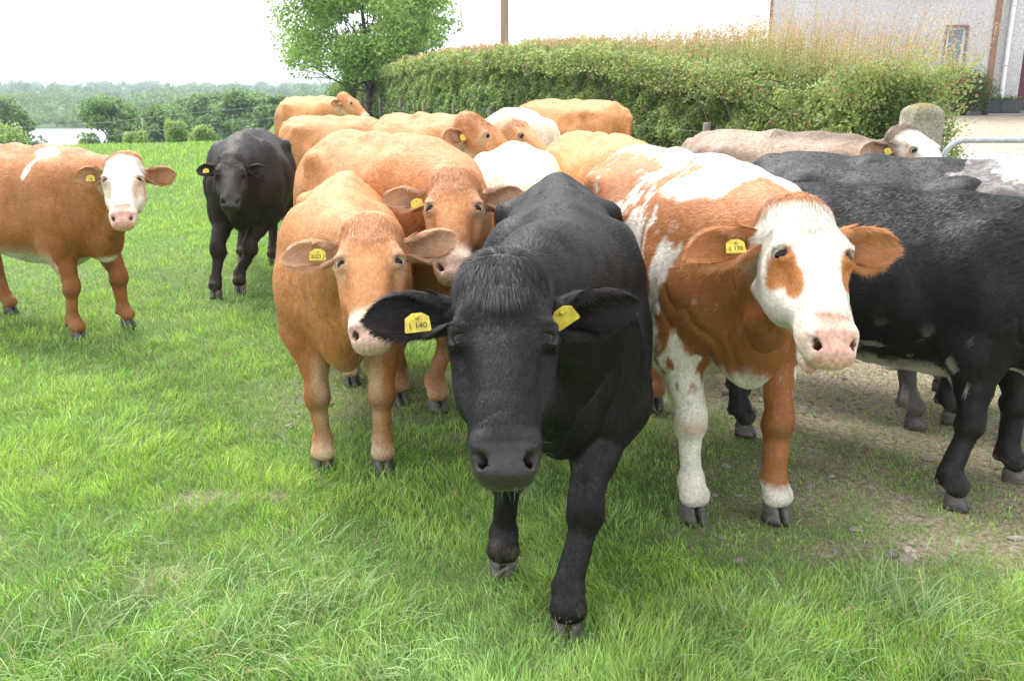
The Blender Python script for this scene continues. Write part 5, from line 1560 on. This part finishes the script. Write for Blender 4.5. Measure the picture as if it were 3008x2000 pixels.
# ------------------------------------------------------------------ house, yard, gate, fences, pole
def build_house():
    HY = 25.0; z0 = .98; yaw = math.radians(-17)
    A0 = at(1766, 120, depth=HY)
    off = np.array([0, 0, z0])
    cw, sw = math.cos(yaw), math.sin(yaw)
    def wu(px, back=0.0):
        """distance along the front wall at which the photograph column px falls"""
        r = at(px, 150, depth=1.0)[0]
        ax, ay = A0[0] - back * sw, HY + back * cw
        return (ay * r - ax) / (cw - r * sw)
    def wz(py, u): return at(1000, py, depth=HY + u * sw)[2] - z0
    root = empty('house', (float(A0[0]), HY, z0), yaw); tag(root, 'grey roughcast house with brown window surround and white downpipe behind the hedge', 'house')
    m, nt, b = mat_base('roughcast')
    tc = nt.nodes.new('ShaderNodeTexCoord')
    vo = nt.nodes.new('ShaderNodeTexNoise'); vo.inputs['Scale'].default_value = 16; vo.inputs['Detail'].default_value = 6; vo.inputs['Roughness'].default_value = .8
    nb = nt.nodes.new('ShaderNodeTexNoise'); nb.inputs['Scale'].default_value = .8; nb.inputs['Detail'].default_value = 4
    r = nt.nodes.new('ShaderNodeValToRGB'); r.color_ramp.elements[0].position = .36; r.color_ramp.elements[0].color = (.46, .445, .45, 1)
    r.color_ramp.elements[1].position = .62; r.color_ramp.elements[1].color = (.76, .745, .75, 1)
    r2 = nt.nodes.new('ShaderNodeValToRGB'); r2.color_ramp.elements[0].position = .3; r2.color_ramp.elements[0].color = (.80, .78, .78, 1)
    r2.color_ramp.elements[1].position = .7; r2.color_ramp.elements[1].color = (1, 1, 1, 1)
    mx = nt.nodes.new('ShaderNodeMix'); mx.data_type = 'RGBA'; mx.blend_type = 'MULTIPLY'; mx.inputs['Factor'].default_value = 1
    bp = nt.nodes.new('ShaderNodeBump'); bp.inputs['Strength'].default_value = .8; bp.inputs['Distance'].default_value = .02
    for n_ in (vo, nb): nt.links.new(tc.outputs['Object'], n_.inputs['Vector'])
    nt.links.new(vo.outputs['Fac'], r.inputs['Fac']); nt.links.new(nb.outputs['Fac'], r2.inputs['Fac'])
    nt.links.new(r.outputs[0], mx.inputs['A']); nt.links.new(r2.outputs[0], mx.inputs['B']); nt.links.new(mx.outputs['Result'], b.inputs['Base Color'])
    nt.links.new(vo.outputs['Fac'], bp.inputs['Height']); nt.links.new(bp.outputs[0], b.inputs['Normal']); b.inputs['Roughness'].default_value = .9
    brown = m_noise('brown_paint', (.24, .13, .09), (.33, .18, .12), 14, .6, .15)
    white = m_noise('white_plastic', (.74, .76, .75), (.82, .83, .82), 6, .4, .05)
    xl, xr = 0.0, wu(2290)
    wl, wr = wu(2172), wu(2216)
    wt = wz(62, wl); wb = wt - 1.25
    th = .35; top = 5.3
    mb = MB()
    def seg(x0, x1, za, zb): mb.box(((x0 + x1) / 2, th / 2, (za + zb) / 2), (x1 - x0, th, zb - za))
    seg(xl, wl, -1.2, top); seg(wr, xr, -1.2, top); seg(wl, wr, -1.2, wb); seg(wl, wr, wt, top)
    mb.box((xl + .175, 4.2, (top - 1.2) / 2), (th, 7.6, top + 1.2))
    mb.build('wall', m, root)
    mb = MB(); x2 = xr + 5.5; dl = wu(2353, .3); dr = dl + 1.0; dt = .12 + 2.1
    def seg2(x0, x1, za, zb): mb.box(((x0 + x1) / 2, .3 + th / 2, (za + zb) / 2), (x1 - x0, th, zb - za))
    seg2(xr, dl, -.3, top - .3); seg2(dr, x2, -.3, top - .3); seg2(dl, dr, dt, top - .3)
    mb.build('wing_wall', m, root)
    mb = MB()
    for i in range(4): mb.box(((dl + dr) / 2 + (-.36 + .24 * i), .3 + .10, .12 + 1.05), (.235, .05, 2.08), bev=.006)
    d = mb.build('door', m_noise('dark_red_paint', (.10, .012, .018), (.14, .02, .028), 9, .4, .1), root); tag(d, 'dark red boarded door')
    hb = MB(); hb.ball((dl + .14, .3 + .05, 1.1), .03, 10); hb.build('handle', white, d, True)
    mb = MB(); mb.box((xr + 1.6, -.12, .02), (3.4, .9, .10), bev=.01)
    mb.build('step', m_noise('concrete', (.24, .22, .20), (.34, .31, .28), 20, .9, .4), root)
    mb = MB(); s = .04
    cz = (wt + wb) / 2; cx = (wl + wr) / 2; hw, hh = (wr - wl) / 2, (wt - wb) / 2
    for (a, c_, w_, h_) in ((cx, cz + hh + s / 2, 2 * hw + 2 * s, s), (cx, cz - hh - s / 2, 2 * hw + 2 * s, s), (cx - hw - s / 2, cz, s, 2 * hh), (cx + hw + s / 2, cz, s, 2 * hh)):
        mb.box((a, -.012, c_), (w_, .05, h_))
    wf = mb.build('window', brown, root)
    mb = MB(); f = .06
    for (a, c_, w_, h_) in ((cx, cz + hh - f / 2, 2 * hw, f), (cx, cz - hh + f / 2, 2 * hw, f), (cx - hw + f / 2, cz, f, 2 * hh - 2 * f), (cx + hw - f / 2, cz, f, 2 * hh - 2 * f)):
        mb.box((a, .16, c_), (w_, .07, h_))
    mb.build('frame', white, wf)
    gm, nt, b = mat_base('window_glass'); b.inputs['Base Color'].default_value = (.22, .26, .32, 1); b.inputs['Roughness'].default_value = .08; b.inputs['Specular IOR Level'].default_value = .9  # lightened base: reflected sky put into the pane's colour
    mb = MB(); mb.box((cx, .175, cz), (2 * hw - 2 * f, .02, 2 * hh - 2 * f)); mb.build('pane', gm, wf)
    for x_, w_ in ((xr - .07, .14), (xl + .035, .07)):
        mb = MB(); mb.box((x_, -.02, top / 2), (w_, .04, top), bev=.005); mb.build('corner_strip', brown, root)
    mb = MB(); px = wu(2316, .2)
    mb.tube([[px, .22, top - .3], [px, .22, .25], [px - .02, .14, .12]], .055, 12)
    for zz in (1.2, 2.6, 4.0): mb.tube([[px, .22, zz], [px, .22, zz + .05]], .066, 12)
    mb.build('downpipe', white, root, True)
    # roof with eaves
    mb = MB(); R_x0, R_x1 = xl - .3, x2; zt = top
    V = [[R_x0, -.45, zt - .05], [R_x1, -.45, zt - .05], [R_x1, 4.0, zt + 2.6], [R_x0, 4.0, zt + 2.6], [R_x1, 8.4, zt - .05], [R_x0, 8.4, zt - .05],
         [R_x0, -.45, zt + .07], [R_x1, -.45, zt + .07], [R_x1, 4.0, zt + 2.75], [R_x0, 4.0, zt + 2.75], [R_x1, 8.4, zt + .07], [R_x0, 8.4, zt + .07]]
    mb.add(V, None, [[0, 3, 2, 1], [3, 5, 4, 2], [6, 7, 8, 9], [9, 8, 10, 11], [0, 1, 7, 6], [4, 5, 11, 10], [0, 6, 9, 3], [3, 9, 11, 5], [1, 2, 8, 7], [2, 4, 10, 8]])
    mb.build('roof', m_noise('slate', (.06, .065, .075), (.13, .135, .15), 12, .7, .5, 20), root)
    mb = MB(); mb.tube([[R_x0, -.50, zt - .02], [R_x1, -.50, zt - .02]], .06, 10); mb.build('gutter', white, root, True)
    # troughs with plants on the step
    tm = m_noise('grey_plastic', (.045, .055, .065), (.08, .09, .10), 12, .5, .1)
    for (px, w, lab) in ((2299, .38, 'small dark grey plant trough beside the downpipe'), (2337, .56, 'long dark grey plant trough next to the dark red door')):
        uu = wu(px, -.2); p = (A0[0] + uu * cw + .2 * sw, HY + uu * sw - .2 * cw)
        r2 = empty('plant_trough', (float(p[0]), float(p[1]), z0 + .07), yaw); tag(r2, lab, 'planter', 'troughs by the door')
        mb = MB()
        b0, t0, hgt, n = .82, 1.0, .30, 9
        V = []
        for (sc, zz) in ((b0, 0), (t0, hgt), (t0 * .93, hgt), (t0 * .86, .22)):
            V += [[-w / 2 * sc, -.13 * sc, zz], [w / 2 * sc, -.13 * sc, zz], [w / 2 * sc, .13 * sc, zz], [-w / 2 * sc, .13 * sc, zz]]
        F = [[3, 2, 1, 0]]
        for k in range(3): F += [[4 * k + i, 4 * k + (i + 1) % 4, 4 * k + 4 + (i + 1) % 4, 4 * k + 4 + i] for i in range(4)]
        F += [[12, 13, 14, 15]]
        mb.add(V, None, F)
        for i in range(n): mb.box((-w * .38 + i * w * .76 / (n - 1), -.118, .13), (.02, .012, .22))
        mb.box((0, -.135, hgt - .02), (w * 1.02, .02, .045)); mb.build('tub', tm, r2)
        R = rng(int(px)); k = 900
        P = np.stack([R.uniform(-w * .42, w * .42, k), R.uniform(-.10, .10, k), .24 + np.abs(R.normal(0, .075, k))], 1)
        V, F, C = leaf_quads(P, .035, R, None, lerp(np.array([.06, .14, .03]), np.array([.2, .32, .08]), R.random(k)))
        mesh_np('plants', V, [F], leafmat(), r2, C, False)
    p = at(2232, 262, depth=22.8)
    bush('bush', 'small reddish green bush growing against the house wall', 'bush', (float(p[0]), 23.2, float(land(p[0], 23.2))), .75, 1.15, 5200, .045, (.07, .15, .035), (.30, .26, .10), 118)

def build_yard():
    # driveway sheet that follows the land
    ys = np.linspace(6.2, 24.7, 60); us = np.linspace(0, 1, 40)
    V = []; C = []
    for y in ys:
        for u in us:
            x = hedge_x(y) + 1.25 + u * 22; V.append([x, y, 0])
    V = np.array(V, float); V[:, 2] = land(V[:, 0], V[:, 1]) + .012
    n = noise3(V, .9, 501, 3); t = sstep(14.5, 17.5, V[:, 1] + 1.2 * n - .05 * V[:, 0])
    C = lerp(np.array([.33, .33, .345]), np.array([.40, .35, .27]), t) * (1 + .10 * noise3(V, 4, 503, 2))[:, None]
    i = np.arange(59)[:, None] * 40; j = np.arange(39)[None]
    F = np.stack([i + j, i + j + 1, i + 40 + j + 1, i + 40 + j], -1).reshape(-1, 4)
    tag(mesh_np('driveway', V, [F], m_attr('drive_gravel', .95, .2, 14, .35, bump=.8, bscale=40, bdist=.02), None, C, True), kind='structure')

def build_gatepost():
    # weathered stone post with rounded, mossy head
    root = empty('stone_gatepost', (3.27, 7.45, 0)); tag(root, 'weathered square stone gatepost with mossy rounded top', 'gatepost')
    n = 24; th = np.arange(n) * 2 * np.pi / n
    V = []; zs = np.concatenate([np.linspace(-.2, 1.41, 24), 1.41 + .09 * np.sin(np.linspace(.1, 1, 9) * np.pi / 2)])
    for k, z in enumerate(zs):
        q = max(0, (z - 1.41) / .0915); s = math.sqrt(max(0, 1 - q ** 2.2)) if q > 0 else 1
        r = (.138 - .010 * z / 1.3) * max(s, .03)
        e = .14
        V += [[r * np.sign(math.cos(t)) * abs(math.cos(t)) ** e, r * .95 * np.sign(math.sin(t)) * abs(math.sin(t)) ** e, z] for t in th + .26 * 0]
    V = np.array(V); nz = noise3(V, 9, 511, 3); V[:, :2] *= (1 + .055 * nz)[:, None]; V[:, 2] += .012 * nz * (V[:, 2] > 1.2)
    a = .12; V[:, :2] = V[:, :2] @ np.array([[math.cos(a), math.sin(a)], [-math.sin(a), math.cos(a)]])
    m = len(zs); i = np.arange(m - 1)[:, None] * n; j = np.arange(n)[None]; j2 = (j + 1) % n
    F = np.stack([i + j, i + j2, i + n + j2, i + n + j], -1).reshape(-1, 4)
    k = len(V); V = np.vstack([V, [[0, 0, 1.505]]]); F3 = np.stack([np.full(n, k), k - n + np.arange(n), k - n + (np.arange(n) + 1) % n], 1)
    n1 = noise3(V, 14, 513, 3); n2 = noise3(V, 5, 515, 3); n3 = noise3(V, 30, 517, 2)
    C = lerp(np.array([.27, .25, .21]), np.array([.40, .37, .31]), np.clip(.5 + n2, 0, 1))
    C = lerp(C, np.array([.50, .49, .43]), sstep(.15, .35, n1)); C = lerp(C, np.array([.10, .09, .07]), .6 * sstep(.3, .5, n3) * (V[:, 2] > 1.1))
    C = lerp(C, np.array([.30, .20, .06]), sstep(1.44, 1.50, V[:, 2] + .05 * n1) * .8); C = lerp(C, np.array([.16, .17, .07]), .6 * sstep(1.1, 1.45, V[:, 2] + .2 * n1) * sstep(-.1, .2, n2))
    mesh_np('post', V, [F, F3], m_attr('old_stone', .92, .2, 45, .35, bump=.9, bscale=60, bdist=.01), root, C, True)

def build_gate():
    root = empty('field_gate', (3.5, 7.5, 0)); tag(root, 'galvanised tubular steel gate with curved top corner beside the stone post', 'gate')
    off = np.array([3.5, 7.5, 0]); gm = m_noise('galvanised_steel', (.34, .38, .40), (.50, .54, .55), 20, .45, .1, metallic=.55)
    P0 = at(2163, 372, depth=7.6); x0 = P0[0]; zt = at(2250, 322, depth=7.6)[2]
    dx = np.array([1.0, .03, 0])
    def pt(u, z): return (np.array([x0, 7.55, 0]) + dx * u + np.array([0, 0, z]) - off).tolist()
    a = np.linspace(0, np.pi / 2, 9)
    top = [pt(0, .25)] + [pt(.17 * (1 - math.cos(t)), zt - .17 + .17 * math.sin(t)) for t in a] + [pt(1.2, zt), pt(2.4, zt), pt(3.3, zt)]
    mb = MB(); mb.tube(top, .022, 12); mb.tube([pt(3.3, zt + .02), pt(3.3, .2)], .022, 12); mb.build('frame', gm, root, True)
    for k in range(5):
        z = .25 + k * (zt - .25) / 5.6; mb = MB(); mb.tube([pt(0, z), pt(3.3, z)], .016, 8); mb.build('rail', gm, root, True)
    for u in (1.1, 2.2): mb = MB(); mb.box(pt(u, (.25 + zt) / 2), (.04, .012, zt - .25)); mb.build('brace', gm, root)

def build_fences():
    # posts and wire in front of the hedge
    root = empty('wire_fence', (2.2, 14, 0)); tag(root, 'post and wire fence running along the foot of the hedge', 'fence'); off = np.array([2.2, 14, 0])
    wood = m_noise('old_post', (.17, .15, .12), (.30, .27, .22), 12, .9, .5, 30, stretch=(1, 1, .25))
    wire = m_noise('fence_wire', (.20, .20, .20), (.34, .34, .33), 30, .5, 0, metallic=.5)
    R = rng(3); ys = [8.2, 11.0, 14.2, 17.6, 21.4, 25.5, 30.0, 35, 41, 48]; tops = []
    for y in ys:
        x = float(hedge_x(y)) - .78; g = float(land(x, y)); h = 1.22 + R.uniform(-.05, .05)
        t = np.array([R.normal(0, .02), R.normal(0, .02), 0])
        mb = MB(); mb.tube(np.array([[x, y, g - .2], [x, y, g + h * .5], [x, y, g + h - .02], [x, y, g + h]]) + np.array([0 * t, t * .5, t, t]) - off, [.052, .05, .048, .035], 12); mb.build('post', wood, root, True)
        tops.append([x, y, g])
    T = np.array(tops)
    for z in (.35, .62, .88, 1.12):
        mb = MB(); mb.tube(T + np.array([-.055, 0, z]) - off, .0022, 5); mb.build('wire', wire, root)
    # electric fence on the slope by the lake
    root = empty('electric_fence', (-12, 30, 0)); tag(root, 'thin white two strand fence beyond the field edge by the lake', 'fence'); off = np.array([-12, 30, 0.])
    wm = m_noise('white_strand', (.62, .64, .64), (.75, .76, .76), 30, .5, 0)
    A = [at(0, 422 / 1.2756, depth=27), at(252, 399 / 1.2756 * 1.0, depth=29), at(430, 371 / 1.2756, depth=31), at(640, 345 / 1.2756, depth=34)]
    for dz in (0, .42):
        mb = MB(); mb.tube(np.array(A) + np.array([0, 0, dz]) - off, .0035, 5); mb.build('strand', wm, root)
    for i in range(1):
        t = 1.42; k = min(int(t), 2); p = A[k] + (A[k + 1] - A[k]) * (t - k); g = float(land(p[0], p[1]))
        mb = MB(); mb.tube(np.array([[p[0], p[1], g - .1], [p[0], p[1], p[2] + .44]]) - off, .008, 6); mb.build('post', wm, root, True)
    # utility pole
    p = at(1162, 60, depth=27)
    root = empty('utility_pole', (float(p[0]), 27, 0)); tag(root, 'brown wooden utility pole rising behind the hedge', 'pole')
    mb = MB(); mb.tube([[0, 0, -.3], [0, 0, 4], [0, .01, 9.2]], [.12, .11, .10], 16); mb.build('pole', m_noise('pole_wood', (.26, .19, .13), (.42, .32, .23), 9, .85, .6, 25, stretch=(1, 1, .12)), root, True)

def build_haze():
    # thin even air that fades the country beyond the lake
    mb = MB(); mb.box((0, 900, 10), (3600, 2600, 46))
    m = bpy.data.materials.new('haze_air'); m.use_nodes = True; nt = m.node_tree; nt.nodes.clear()
    v = nt.nodes.new('ShaderNodeVolumePrincipled'); v.inputs['Density'].default_value = HAZE; v.inputs['Color'].default_value = (.74, .86, .98, 1)
    v.inputs['Anisotropy'].default_value = 0.0
    o = nt.nodes.new('ShaderNodeOutputMaterial'); nt.links.new(v.outputs[0], o.inputs['Volume'])
    tag(mb.build('haze', m), kind='stuff')
HAZE = .0006
build_land(); build_yard(); build_house(); build_gatepost(); build_gate(); build_fences(); build_hedge(); build_trees()
build_grass(int(620000 * QUAL)); build_gravel()
build_haze()
